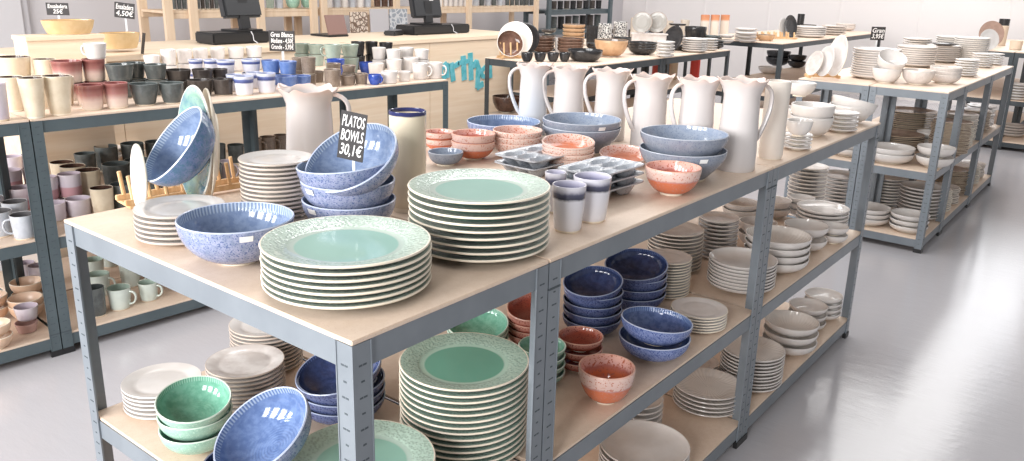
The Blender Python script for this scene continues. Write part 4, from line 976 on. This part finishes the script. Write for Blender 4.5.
mugs('mug', 'mug', 'taupe brown mug', S2+', right of the table post', 'taupe mugs on the middle shelf', TAUPE, [(246, 262, 158, 140, RIGHT), (260, 276, 155, 138, RIGHT), (274, 288, 152, 136, RIGHT)], ZM, .88)
mugs('cup', 'cup', 'charcoal cup', 'rear, middle shelf, behind rack', 'charcoal cups on the middle shelf', SLATE, [(96, 118, 172, 148), (122, 144, 168, 145), (146, 166, 164, 143), (168, 186, 161, 141), (190, 208, 172, 150), (208, 226, 166, 146), (228, 244, 164, 146), (76, 96, 178, 155)], ZM, .9, 24)
mugs('cup', 'cup', 'lilac cup', 'left rear of middle shelf', 'lilac cups', LILAC, [(2, 22, 176, 158), (22, 40, 172, 156)], ZM, .92, 24)
def flat_bowls(desc, where, group, mats, lst, z, hh=.45, n=2):
    for i, (x0, x1, yb, yt) in enumerate(lst): bowls(desc, where+', '+ORD[i]+' pile from left', group, mats, x0, x1, yb, yt, z, n, h1=hh, seg=24)
flat_bowls('pale grey shallow bowl', 'rear of middle shelf', 'pale bowls at the rear of the middle shelf', PALE, [(68, 96, 168, 155), (92, 122, 162, 150), (118, 144, 157, 146)], ZM)
S3 = 'lowest shelf, mug table'
mugs('cup', 'cup', 'lilac cup stacked on a pink one', S3+', left', None, LILAC, [(15, 37, 318, 306)], ZB+.037, .8, 28, under=False)
mugs('cup', 'cup', 'dusty pink cup', 'beneath the lilac cup, lowest shelf', None, [plain('dusty pink glaze', (196, 160, 152), .2)]*4, [(16, 37, 334, 322)], ZB, .8, 28, fixh=.037)
flat_bowls('peach clay bowl', 'left end of lowest shelf', 'peach bowls', PEACH, [(-18, 11, 350, 328), (0, 30, 306, 283), (10, 42, 322, 304), (-22, 8, 322, 300)], ZB, 1.0, 2)
mugs('cup', 'cup', 'lilac cup', S3+', behind left posts', 'lilac cups on the lowest shelf', LILAC, [(18, 36, 290, 265), (30, 48, 300, 268)], ZB, .85)
mugs('mug', 'mug', 'pale mint mug with handle', S3+', front', 'mint mugs on the lowest shelf', MINTM, [(108, 131, 311, 291, RIGHT), (139, 158, 302, 285, RIGHT)], ZB, .82, 36)
mugs('mug', 'mug', 'pale mint mug', 'second row behind the mint mugs', 'mint mugs on the lowest shelf', MINTM, [(88, 110, 298, 277, RIGHT), (120, 141, 288, 266, RIGHT), (84, 104, 280, 262), (100, 120, 268, 250, RIGHT)], ZB, .82)
mugs('cup', 'cup', 'dark grey cup', 'left of front mint mugs, lowest shelf', None, SLATE, [(86, 105, 318, 290)], ZB, .95, 28)
mugs('cup', 'cup', 'dark grey cup', 'rear of the lowest shelf', 'dark cups on the lowest shelf', SLATE, [(140, 158, 278, 262), (158, 176, 284, 268)], ZB, .9)

# ================================================================ COUNTER THINGS
def bread_bowl(px0, px1, yb, yt, Y, z, lab, grp=None):
    c = atY((px0+px1)/2, yb, Y); d = depth(c); r = (px1-px0)/2/FPX*d; h = (yb-yt)/FPX*d*1.0
    me = pot('serving_dish', p_cup(r, h, .80, .008, .03), [glaze('honey ochre glaze', (220, 192, 148), (212, 182, 136), 20, rough=.25), M_brownedge, M_cream, glaze('honey inside', (220, 188, 140), (206, 170, 118), 20, rough=.2)], 40)
    o = thing('serving_dish', [('serving_dish', me)], (c.x, Y, z), (0, 0, 0), lab, 'dish', grp); o.scale = (1, .62, 1); return c
bread_bowl(45, 95, 38, 24, 3.2, RZ+.0003, 'large honey coloured oval dish on top of the pine display box')
ZC2 = atY(118, 49, 3.52).z
def box2():
    a = atY(102, 48, 3.4); b = atY(152, 48, 3.4); c_ = (a.x+b.x)/2; w = (b.x-a.x)/2
    R = link('display_box', None, None, (c_, 3.56, CH)); tag(R, 'low pine riser on the counter under a honey coloured dish', 'display box')
    link('side_panel', boxm('side_panel', (-w, w, -.12, .12, 0, ZC2-CH-.016), M_pine), R); link('lid', boxm('lid', (-w-.004, w+.004, -.124, .124, ZC2-CH-.016, ZC2-CH), M_pine, .002), R)
if ZC2 > CH+.03: box2()
print('ZC2', ZC2, 'RZ', RZ)
bread_bowl(101, 141, 49, 33, 3.52, max(ZC2, CH)+.0003, 'honey coloured oval dish on the counter beside an angled black sign')
sign(47, 68, 3, 15, atY(57, 10, 3.3), ['Ensaladera', '25€'], 'small black price sign above the larger honey dish', 0, TOCAM+10, True, base_z=RZ)
sign(115, 134, 3, 18, atY(124, 10, 3.6), ['Ensaladera', '4,50€'], 'small black price sign above the smaller honey dish, right one', 0, TOCAM+10, True, base_z=max(ZC2, CH), roll=-6)
sign(138, 148, 33, 54, atY(143, 44, 3.34), [' '], 'narrow black sign leaning beside the smaller honey dish', 10, TOCAM-50, False)
sign(269, 295, 31, 51, atY(282, 45, 3.0), ['Gres Blanca', 'Mediana - 4,50€', 'Grande - 5,95€'], 'black price sign with three lines of writing among the mugs', 0, TOCAM, True, base_z=HL)
CT_TOP = CH
def till(px0, px1, py_base, mx0, mx1, my0, my1, lab, lab2, Y, tw):
    """screen seen from behind on a stalk, standing on a cash drawer"""
    a = atY(px0, py_base, Y); b = atY(px1, py_base, Y); w = (b.x-a.x)/2; cxm = (a.x+b.x)/2; d = depth((cxm, Y, CH)); hd = .07
    R = link('cash_drawer', None, None, (cxm, Y+.1, CH)); tag(R, lab2, 'cash drawer')
    link('drawer_case', boxm('drawer_case', (-w, w, -.10, .10, .004, hd), M_black, .008), R)
    for s in (-1, 1): link('foot', boxm('foot', tuple(sorted((s*(w-.02), s*(w-.05))))+(-.09, .09, 0, .004), M_black), R)
    link('cable', fin('cable', tube([(w*.30, -.10, hd+.004), (w*.34, -.108, hd*.7), (w*.36, -.106, .02), (w*.42, -.13, .004)], .003, 6), plain('pale cable', (200, 200, 205), .4)), R)
    p0 = atY(mx0, my1, Y+.12); p1 = atY(mx1, my0, Y+.12); cm = (p0.x+p1.x)/2; mw = (p1.x-p0.x)/2; z0 = p0.z; z1 = max(p1.z, z0+.3)
    T = link('point_of_sale_screen', None, None, (cm, Y+.1, CH+hd+.0003)); tag(T, lab, 'screen'); T.rotation_euler = (0, 0, tw)
    b0 = CH+hd
    link('base_plate', boxm('base_plate', (-.10, .10, -.08, .08, 0, .012), M_black, .004), T)
    bm = bmesh.new(); box(bm, -.035, .035, -.045, -.015, .01, z0-b0+.12); bmesh.ops.rotate(bm, verts=bm.verts, cent=(0, 0, 0), matrix=Matrix.Rotation(math.radians(-8), 3, 'X')); link('stalk', fin('stalk', bm, M_black, smooth=False), T)
    hm = z1-z0; mrot = Matrix.Rotation(math.radians(-12), 3, 'X')
    sc = link('monitor', boxm('monitor', (-mw, mw, -.03, .03, 0, hm), glaze('dark grey plastic', (46, 47, 50), rough=.35), .012), T, (0, -.01, z0-b0), mrot)
    link('logo', text_mesh('Posiflex'[:0] or 'BEMATIC'[:0] or '••••', .03, .0005, M_chalk), sc, (.04, -.0312, hm*.42), (PI/2, 0, 0))
    link('screen_glass', boxm('screen_glass', (-mw+.015, mw-.015, .0302, .031, .02, hm-.02), plain('dark glass', (20, 22, 26), .08)), sc)
till(214, 271, 45, 219, 257, -12, 18, 'black till screen seen from behind, left one on the counter', 'black cash drawer under the left till screen', 3.62, math.radians(6))
till(414, 470, 38, 411, 437, -12, 18, 'black till screen seen from behind, right one on the counter', 'black cash drawer under the right till screen', 3.62, math.radians(-4))
# tablet / laptop lid
c = atY(343, 39, 3.75); d = depth(c); w_ = 25/FPX*d/2; h_ = 17/FPX*d
R = link('laptop', None, None, (c.x, 3.8, CH)); tag(R, 'brown laptop with its lid up, seen from behind on the counter', 'laptop')
link('lid', boxm('lid', (-w_, w_, -.004, .004, 0, h_+.02), glaze('brown laptop lid', (126, 96, 88), rough=.4), .003), R, (0, 0, .014), Matrix.Rotation(math.radians(-16), 3, 'X'))
link('keyboard_base', boxm('keyboard_base', (-w_, w_, -.01, .2, 0, .014), M_black, .003), R)
c = atY(468, 36, 3.7)
thing('payment_terminal', [('body', boxm('body', (-.07, .07, -.05, .05, 0, .035), M_black, .008)), ('keypad', boxm('keypad', (-.05, .05, -.04, .02, .0352, .042), plain('grey keys', (120, 120, 124), .5), .001))], (3.62, 3.72, CH), (0, 0, .3), 'small black card terminal right of the right till on the counter', 'card terminal')

# ================================================================ RACK CONTENT
def rack_row(name, cat, lab, group, px0, px1, n, Y, z, hpx, mats, shape='cup', rb=.9, gap=.92):
    for i in range(n):
        a = px0+(px1-px0)*i/n; b = px0+(px1-px0)*(i+gap)/n; c = atY((a+b)/2, 5, Y); d = depth(c); r = (b-a)/2/FPX*d; h = hpx/FPX*d
        m = mats[i % len(mats)]
        me = pot(name, p_cup(r, h, rb, .004) if shape == 'cup' else p_bowl(r, h, .5), m, 20)
        thing(name, [(name, me)], (c.x, Y, z+.0004), (0, 0, 0), '%s, %s from left on its shelf' % (lab, ORD[i] if i < 16 else str(i)), cat, group)
YB = RY+.2
rack_row('jar', 'jar', 'dark grey jar in leftmost rack bay', 'dark jars on the pine rack', 172, 192, 4, YB, zr, 12, [SLATE])
rack_row('jar', 'jar', 'dark grey jar left of left till', 'dark jars on the pine rack', 196, 219, 5, YB, zr, 12, [SLATE, CHAR])
rack_row('cup', 'cup', 'mixed cup right of left till', 'cups on the pine rack', 266, 284, 2, YB, zr, 10, [SAGE, GREYM])
rack_row('bowl', 'bowl', 'green bowl right of left till', 'bowls on the pine rack', 286, 316, 2, YB, zr, 9, [MINT], 'bowl')
rack_row('cup', 'cup', 'white cup in centre rack bay', 'white cups on the pine rack', 325, 372, 6, YB, zr, 9, [WHITE, GREYM])
rack_row('jar', 'jar', 'rust brown jar in centre rack bay', 'rust jars on the pine rack', 374, 396, 3, YB, zr, 10, [BROWN])
rack_row('cup', 'cup', 'white cup right of right till', 'white cups on the pine rack', 438, 468, 6, YB, zr, 9, [WHITE])
rack_row('cup', 'cup', 'pale grey cup in last pine bay', 'grey cups on the pine rack', 473, 503, 5, YB, zr, 9, [GREYM, SLATE])
rack_row('cup', 'cup', 'dark cup in last pine bay', 'dark cups on the pine rack', 505, 534, 6, YB, zr, 9, [SLATE])
rack_row('jar', 'jar', 'black jar on dark metal rack, upper', 'black jars on the metal rack', 551, 602, 8, 5.62, zg[0], 8, [CHAR, BLACK])
rack_row('jar', 'jar', 'pale jar on dark metal rack, lower', 'jars on the metal rack', 551, 602, 7, 5.62, zg[1], 12, [SLATE, BLACK, CHAR])
# patterned paper rolls / sample boards leaning in the rack
def pattern(name, a, b, s):
    t = NT(name); v = t.n('ShaderNodeTexVoronoi', feature='DISTANCE_TO_EDGE'); v.inputs['Scale'].default_value = s; t.l(t.tc.outputs['Object'], v.inputs['Vector'])
    t.col(t.mix(t.step(v.outputs['Distance'], .08, .14), lin(a), lin(b))); t.b.inputs['Roughness'].default_value = .6; return t.m
for px0, px1, y0, y1, m, lb in ((356, 372, 12, 40, pattern('terrazzo pattern', (120, 96, 80), (222, 206, 190), 26), 'terrazzo patterned board leaning under the pine rack'), (376, 393, 9, 40, plain('pale grey board', (196, 192, 194), .6), 'plain pale grey board leaning under the pine rack'), (395, 412, 9, 40, pattern('grey mosaic pattern', (206, 206, 208), (150, 156, 164), 20), 'grey mosaic board leaning beside the right till')):
    p = atY(px0, y1, 5.2); q = atY(px1, y0, 5.2)
    thing('sample_board', [('sample_board', boxm('sample_board', (-(q.x-p.x)/2, (q.x-p.x)/2, -.01, .01, 0, q.z), m, .002))], ((p.x+q.x)/2, 5.24, 0), (math.radians(-2), 0, 0), lb, 'board')

# ================================================================ DARK STONEWARE TABLE
DG = 'dark stoneware on the table by the counter'
def onedge(name, mats, px0, px1, y0, y1, Z, az, tilt, lab, shape='plate', hr=.16, cat='plate', Y=None, group=None, yoff=0):
    """round piece stood on edge with its outline in the pixel box, resting at height Z"""
    c = at((px0+px1)/2, y1, Z); d = depth(c); r = (y1-y0)/2/FPX*d/ max(.3, math.sin(math.radians(tilt))); R = lean(tilt, az)
    me = pot(name, {'plate': p_plate, 'deep': p_deep, 'bowl': p_bowl}[shape](r, hr*r), mats, 40)
    return thing(name, [(name, me)], (c.x, c.y, Z+r*math.sin(math.radians(tilt))+.001), R, lab, cat, group)
onedge('plate', MG(M_offwhite, M_white, M_white, glaze('white plate face', (232, 226, 220), rough=.15)), 498, 532, 23, 57, ZT, TOCAM-4, 78, 'large white plate standing behind the brown bowl by the lettering')
onedge('plate', BLACK, 509, 539, 24, 55, ZT, TOCAM-14, 78, 'black plate standing behind the large white plate')
onedge('bowl', MG(M_cream, plain('white bowl edge', (232, 226, 218), .2), M_cream, glaze('brown glazed well', (128, 96, 82), (104, 76, 64), 20, rough=.1)), 496, 521, 33, 58, ZT, TOCAM+14, 70, 'brown inside bowl standing on edge in front of white plate', 'bowl', .5, 'bowl')
peg_rack(at(499, 58.5, ZT), at(519, 58, ZT), .05, 3, .09, 'plate_stand', 'small beech stand holding the brown bowl on edge', 'plate stand', .006)
bowls('dark brown bowl', 'stack right of the standing plates', DG, BROWN, 531, 555, 53, 38, ZT, 4, h1=.5, f=.5, seg=28)
bowls('tan bowl', 'tall stack behind the brown bowls', DG, TAN, 562, 585, 45, 26, ZT+.04, 4, h1=.5, f=.5, seg=28) if False else bowls('tan bowl', 'tall stack behind the brown bowls', DG, TAN, 562, 585, 50, 25, ZT, 6, h1=.5, f=.5, seg=28)
bowls('brown rimmed bowl', 'stack in front of tan bowls', DG, BROWN, 557, 584, 55, 39, ZT, 4, h1=.5, f=.5, seg=28)
bowls('shallow black dish', 'at front edge of the dark table', None, BLACK, 567, 603, 62, 51, ZT, 1, f=.6, seg=32)
for i, (a, b) in enumerate(((521, 533), (534, 546), (547, 559), (559, 570))): bowls('tiny black cup', 'front edge of dark table, %s from left' % ORD[i], DG, BLACK, a, b, 62, 53, ZT, 1, f=.6, seg=20)
mugs('bottle', 'bottle', 'slim white bottle', 'between the two brown bowl stacks', None, WHITE, [(552, 558, 53, 38)], ZT, .9, 16)
bowls('two tone tan bowl with smoky inside', 'front of the dark table', None, TAN, 594, 628, 57, 41, ZT, 1, f=.42, seg=40)
bowls('black deep bowl', 'stack right of the tan bowl', DG, BLACK, 628, 657, 55, 43, ZT, 3, h1=.5, f=.5, seg=28)
mugs('mug', 'mug', 'black and white patterned mug', 'behind the two tone bowl', 'patterned mugs', [pattern('black white pattern', (230, 228, 224), (50, 50, 54), 60)]*4, [(598, 612, 44, 24), (613, 627, 43, 22)], ZT, .95, 20)
mugs('cup', 'cup', 'black cup', 'behind the tan bowl stack', 'black cups on the dark table', BLACK, [(586, 598, 46, 26), (628, 640, 42, 30)], ZT, .95, 20)
plates('white deep plate', 'stack left of the black tipped plate', DG, WHITE, 656, 675, 55, 42, ZT, 5, .3, deep=True, seg=28)
onedge('plate', BLACK, 664, 682, 27, 52, ZT, TOCAM-55, 74, 'black plate tipped up between two white stacks')
onedge('plate', BLACK, 646, 660, 27, 44, ZT+.02, TOCAM-30, 60, 'black saucer tipped up above the black bowls')
mugs('box', 'box', 'black low dish', 'in front of the white stacks', None, BLACK, [(673, 689, 51, 46)], ZT, .8, 24)
plates('wide white plate', 'stack behind the small black dish', DG, WHITE, 681, 707, 50, 39, ZT, 6, .22, deep=True, seg=28)
plates('wide white plate', 'stack near right end of dark table', DG, WHITE, 702, 718, 49, 39, ZT, 5, .25, deep=True, seg=24)
bowls('black bowl', 'stack at right corner of dark table', DG, BLACK, 709, 724, 49, 41, ZT, 3, h1=.5, seg=24)
bowls('black wide bowl', 'behind the white plates', None, BLACK, 684, 706, 44, 27, ZT, 1, f=.6, h1=None, seg=28)
for i, (a, b, yb_, yt_, n_, K) in enumerate(((586, 604, 50, 44, 2, BLACK), (612, 634, 47, 38, 3, BLACK), (640, 656, 45, 36, 3, SLATE), (672, 690, 43, 36, 2, WHITE), (690, 708, 41, 34, 2, CHAR), (541, 556, 44, 30, 3, CHAR), (524, 540, 46, 36, 3, BROWN), (608, 624, 40, 30, 2, CHAR), (706, 722, 42, 37, 2, CHAR))):
    bowls('dark stoneware bowl' if K is not WHITE else 'plain white bowl', 'rear of dark table, %s from left' % ['third', 'fifth', 'sixth', 'seventh', 'eighth', 'second', 'first', 'fourth', 'ninth'][i]+' pile', DG, K, a, b, yb_, yt_, ZT, n_, h1=.5, f=.5, seg=24)
bowls('long grey dish', 'before the orange rimmed cups', DG, SLATE, 698, 716, 44, 36, ZT, 2, h1=.4, f=.6, seg=28)
bowls('long grey dish', 'right rear corner of dark table', DG, GREIGE, 716, 732, 43, 35, ZT, 2, h1=.4, f=.6, seg=28)
PG = 'cream cups with orange rims'
mugs('tumbler', 'cup', 'cream cup with orange rim', 'rear row of the dark table', PG, [banded('cream with orange rim', [(0, (226, 214, 200)), (.7, (228, 216, 204)), (.8, (214, 150, 112)), (1, (204, 136, 100))], wob=.02)]*4, [(700, 709, 38, 15), (710, 719, 38, 15), (720, 729, 37, 15)], ZT, .95, 20)
mugs('tumbler', 'cup', 'beige canister', 'rear row left of dark table', 'beige canisters', [plain('beige canister glaze', (196, 184, 170), .4)]*4, [(630, 640, 43, 18), (645, 658, 42, 20), (663, 673, 40, 21), (680, 689, 40, 20)], ZT, .97, 20)
for i, (a, b, y0) in enumerate(((634, 649, 7), (650, 663, 7))): onedge('plate', MG(M_greige, M_brownedge, M_cream, glaze('smoky plate', (150, 146, 140), rough=.2)), a, b, y0+6, y0+26, ZT+.13, TOCAM-20, 75, 'grey plate on edge at the back of dark table, %s' % ('left' if i == 0 else 'right'))
c = at(648, 42, ZT); d = depth(c)
R = link('display_box', None, None, (at(649, 33, ZT+.13).x, at(649, 33, ZT+.13).y, ZT)); tag(R, 'narrow grey riser carrying the two grey plates on edge', 'display box')
link('side_panel', boxm('side_panel', (-.13, .13, -.03, .03, 0, .118), M_greige), R); link('lid', boxm('lid', (-.14, .14, -.04, .04, .118, .13), M_greige, .002), R); R.rotation_euler = (0, 0, YAW-PI/2)
c = at(676, 43, ZT)
R = link('cake_stand', None, None, (c.x, c.y, ZT)); tag(R, 'black cake stand behind the white stacks on dark table', 'cake stand')
link('stem', pot('stem', [(0, 0), (.04, 0), (.015, .02), (.015, .15), (0, .15)], [M_blackgloss], 20), R); link('plate', pot('plate', [(0, .15), (.07, .15), (.075, .165), (0, .165)], [M_blackgloss], 28), R)
bowls('dark brown bowl', 'alone on middle shelf of dark table', None, BROWN, 492, 520, 113, 98, .53, 1, f=.4, seg=32)
bowls('dark brown dish', 'beneath dark table, behind jug handle', None, BROWN, 524, 546, 114, 102, .53, 1, f=.5, seg=24)
for i, (a, b, col) in enumerate(((652, 662, (196, 70, 56)), (690, 700, (206, 66, 54)), (668, 678, (206, 186, 160)))):
    mugs('canister', 'canister', ('red' if col[1] < 100 else 'cream')+' canister under the dark table', ['left', 'right', 'middle'][i]+' one, behind jugs', None, [plain('canister %d' % i, col, .3)]*4, [(a, b, 80, 58)], .53, .97, 20)

# ================================================================ BACK TABLE
FB = 'dishes on the table at the back'
bowls('tan oval bowl', 'left end of the back table', 'tan bowls on the back table', TAN, 752, 770, 41, 35, ZT, 1, f=.6, seg=28)
bowls('dark wide bowl', 'behind rack on the back table', FB, CHAR, 800, 816, 31, 25, ZT, 2, h1=.5, f=.6, seg=28)
plates('white plate', 'second stack left of the back rack', FB, WHITE, 738, 760, 38, 29, ZT, 4, .25, deep=True, seg=24)
plates('grey dish', 'stack on the back table, left of rack', FB, GREIGE, 735, 757, 40, 33, ZT, 3, .25, deep=True, seg=24)
onedge('plate', BLACK, 778, 798, 16, 38, ZT, TOCAM+40, 80, 'black plate standing in rack on the back table')
onedge('plate', WHITE, 772, 792, 19, 38, ZT, TOCAM+40, 80, 'white plate standing before the black plate, back table')
peg_rack(at(750, 39, ZT), at(793, 39, ZT), .12, 7, .055, 'plate_rack', 'long pine plate rack on the back table', 'plate rack', .008)
plates('white plate', 'wide stack right of back rack', FB, WHITE, 795, 826, 35, 27, ZT, 5, .2, deep=True, seg=24)
plates('grey pink plate', 'wide stack at right of back table', FB, GREIGE, 822, 846, 33, 26, ZT, 4, .2, deep=True, seg=24)
bowls('grey bowl', 'stack at far right of back table', FB, GREIGE, 836, 855, 31, 24, ZT, 3, h1=.4, seg=24)
mugs('bottle', 'bottle', 'black bottle', 'standing on the back table', None, BLACK, [(797, 804, 30, 14)], ZT, .95, 16)
bowls('black basket bowl', 'lower shelf of the back table', 'dark bowls under the back table', BLACK, 766, 790, 66, 52, .42, 2, h1=.7, seg=24)
bowls('pale bowl', 'on lower shelf of back table', None, PALE, 758, 782, 74, 68, .42, 1, seg=24)
bowls('black bowl', 'lower shelf of back table, right', 'dark bowls under the back table', BLACK, 788, 806, 68, 56, .42, 2, h1=.7, seg=24)

# ================================================================ RIGHT HAND TABLE
RG = 'white plates on the right hand table'
plates('large white plate', 'tall stack at left of right table', RG, WHITE, 853, 899, 76, 50, HR, 12, .2, deep=True, seg=36)
rk = peg_rack(at(806, 77, HR), at(838, 78, HR), .07, 5, .055, 'plate_rack', 'beech plate rack at left corner of the right hand table', 'plate rack', .005)
a3 = math.degrees(rk[1])
onedge('plate', GREIGE, 806, 822, 52, 76, HR+.018, YD+104, 72, 'grey oval plate leaning low in the right table rack')
onedge('plate', WHITE, 818, 832, 47, 77, HR+.018, YD+100, 80, 'white plate on edge in right table rack, middle')
onedge('plate', PALE, 828, 846, 36, 77, HR+.018, YD+94, 83, 'tallest off white plate on edge in the right table rack')
rb1 = bowls('white round bowl', 'under a tipped one beside tall white stack', None, WHITE, 872, 900, 83, 69, HR, 1, f=.5, seg=36)
one('bowl', pot('bowl', p_bowl(rb1[2], rb1[4]*1.1, .5), WHITE, 36), (rb1[0]+.004, rb1[1], rb1[3]-.012), lean(30, TOCAM+5), 'white round bowl tipped towards the viewer on another bowl', 'bowl')
RB = 'grey bowls on the right hand table'
bowls('pale grey bowl', 'middle of three at near edge', None, GREIGE, 902, 933, 85, 71, HR, 1, f=.5, seg=40, pieces=True)
bowls('pale grey bowl', 'pair by the right table corner', RB, GREIGE, 930, 960, 84, 68, HR, 3, h1=.62, f=.5, seg=36)
plates('white plate', 'broad stack behind the grey bowls', RG, WHITE, 897, 935, 64, 47, HR, 9, .2, deep=True, seg=28)
sb = plates('white plate', 'second broad stack behind grey bowls', RG, WHITE, 930, 962, 60, 46, HR, 8, .2, deep=True, seg=28)
plates('white square edged plate', 'spread stack right of grey pair', RG, WHITE, 955, 978, 75, 60, HR, 7, .2, deep=True, seg=28)
plates('white plate', 'stack further along the right table', RG, WHITE, 972, 993, 66, 54, HR, 6, .2, deep=True, seg=24)
plates('white plate', 'stack towards far end of right table', RG, WHITE, 984, 1003, 63.5, 54, HR, 5, .2, deep=True, seg=24)
plates('greige plate', 'stack at the rear, right table', RG, GREIGE, 903, 930, 57, 39, HR, 9, .2, deep=True, seg=24)
plates('cream plate', 'wide stack at rear centre, right table', RG, PALE, 952, 985, 60, 38, HR, 12, .2, deep=True, seg=24)
plates('cream plate', 'rear stack left of standing brown plate', RG, PALE, 936, 966, 57, 37, HR, 11, .2, deep=True, seg=24)
plates('black tray plate', 'flat on plates at rear of right table', None, BLACK, 932, 958, 44, 41, sb[3]+.001, 1, .2, seg=24)
onedge('plate', MG(GREIGE[0], M_brownedge, M_cream, glaze('dusty brown glaze', (176, 150, 138), (164, 138, 126), 20, rough=.2)), 973, 1003, 22, 47, HR, TOCAM, 80, 'large dusty brown plate standing upright at the right')
onedge('plate', WHITE, 977, 996, 30, 50, HR, TOCAM+6, 76, 'small white oval plate standing before the dusty brown plate')
mugs('jar', 'jar', 'beige jar', 'right of the standing brown plate', 'beige jars', [plain('beige jar glaze', (214, 196, 176), .4)]*4, [(999, 1007, 46, 26), (1010, 1022, 50, 41)], HR, .9, 20)
mugs('jar', 'jar', 'black lidded jar', 'behind the beige jar at right', None, BLACK, [(998, 1008, 40, 19)], HR, .95, 20)
sign(871, 885, 27, 40, at(880, 65, HR), ['Gran', '3,95€'], 'small black price sign at rear of right hand table', 0, TOCAM, True, base_z=HR)
# shelves
R2 = 'bowls on the middle shelf, right hand table'; R3 = 'plates on the lowest shelf, right hand table'
bowls('wide white bowl', 'left of post on the near edge', R2, WHITE, 832, 869, 157, 140, ZM, 3, h1=.45, f=.5, seg=32)
bowls('wide white bowl', 'centre of near edge, second shelf', R2, WHITE, 867, 913, 164, 150, ZM, 2, h1=.45, f=.6, seg=40)
bowls('round white bowl', 'right of near edge, second shelf', R2, WHITE, 914, 950, 168, 149, ZM, 2, h1=.62, f=.45, seg=36)
bowls('round white bowl', 'behind the right bowls, second shelf', R2, WHITE, 922, 948, 150, 136, ZM, 2, h1=.62, f=.45, seg=28)
plates('brown plate', 'lower pile behind the wide bowls', 'brown plates on right table shelf', BROWNP, 878, 926, 148, 137, ZM, 7, .14, seg=32, jit=.006)
plates('brown plate', 'pile farther back under tabletop', 'brown plates on right table shelf', BROWNP, 884, 934, 137, 113, ZM, 14, .12, seg=32, jit=.008)
plates('white plate', 'tall stack left of the main table post', R3, WHITE, 820, 860, 203, 178, ZB, 8, .2, deep=True, seg=32)
plates('pale plate', 'tall stack right of the main table post', R3, PALE, 862, 902, 208, 181, ZB, 10, .2, deep=True, seg=32)
plates('white plate', 'tall stack by the near post', R3, WHITE, 902, 943, 218, 190, ZB, 9, .2, deep=True, seg=32)
bowls('wide white bowl', 'near edge beside main table post', 'bowls on the lowest shelf, right hand table', WHITE, 850, 890, 226, 211, ZB, 3, h1=.4, f=.6, seg=36)
bowls('wide white bowl', 'near edge left of the near post', 'bowls on the lowest shelf, right hand table', WHITE, 889, 926, 233, 217, ZB, 3, h1=.4, f=.6, seg=36)
def pile(x, y, z, r, n, pitch, mats, desc, where, grp, jit=.006, ratio=.14):
    me = pot('plate', p_plate(r, ratio*r), mats, 28); ob_ = []; reg(ob_, x, y, r+jit, z, z+n*pitch)
    for i in range(n):
        ob_.append(thing('plate', [('plate', me)], (x+random.uniform(-jit, jit), y+random.uniform(-jit, jit), z+i*pitch+.0003), (0, 0, random.uniform(0, 6)), desc+', '+ordn(i, n)+' of '+where, 'plate', grp))
for i, (x, y, z, r, n, pt_) in enumerate(((4.80, .16, ZM, .11, 22, .0085), (5.04, .16, ZM, .105, 14, .0085), (5.28, .17, ZM, .115, 20, .0085), (5.80, .17, ZM, .11, 16, .009), (4.80, .16, ZB, .11, 16, .0085), (5.06, .16, ZB, .11, 12, .0085), (5.42, .17, ZB, .12, 18, .0085), (5.8, .17, ZB, .11, 14, .009), (6.08, .17, ZB, .10, 10, .01))):
    pile(x, y, z, r, n, pt_, [BROWNP, PALE, GREIGE][i % 3], ['thin tan plate', 'thin cream plate', 'greige plate'][i % 3], ['nearest aisle pile, middle shelf', 'second aisle pile, middle shelf', 'third aisle pile, middle shelf', 'fourth aisle pile, middle shelf', 'nearest aisle pile, lowest shelf', 'second aisle pile, lowest shelf', 'third aisle pile, lowest shelf', 'fourth aisle pile, lowest shelf', 'fifth aisle pile, lowest shelf'][i], 'piles along the aisle side')
pile(6.06, .17, ZM, .10, 12, .012, WHITE, 'white deep plate', 'last aisle pile, middle shelf', 'white plates by the aisle', ratio=.2)
plates('cream plate', 'stack on the shelf at right edge', 'plates at right edge', PALE, 1006, 1024, 98, 84, .46, 6, .3, deep=True, seg=24)
plates('white plate', 'low stack at the right edge', 'plates at right edge', WHITE, 1000, 1024, 134, 126, ZB, 4, .3, deep=True, seg=24)

settle()
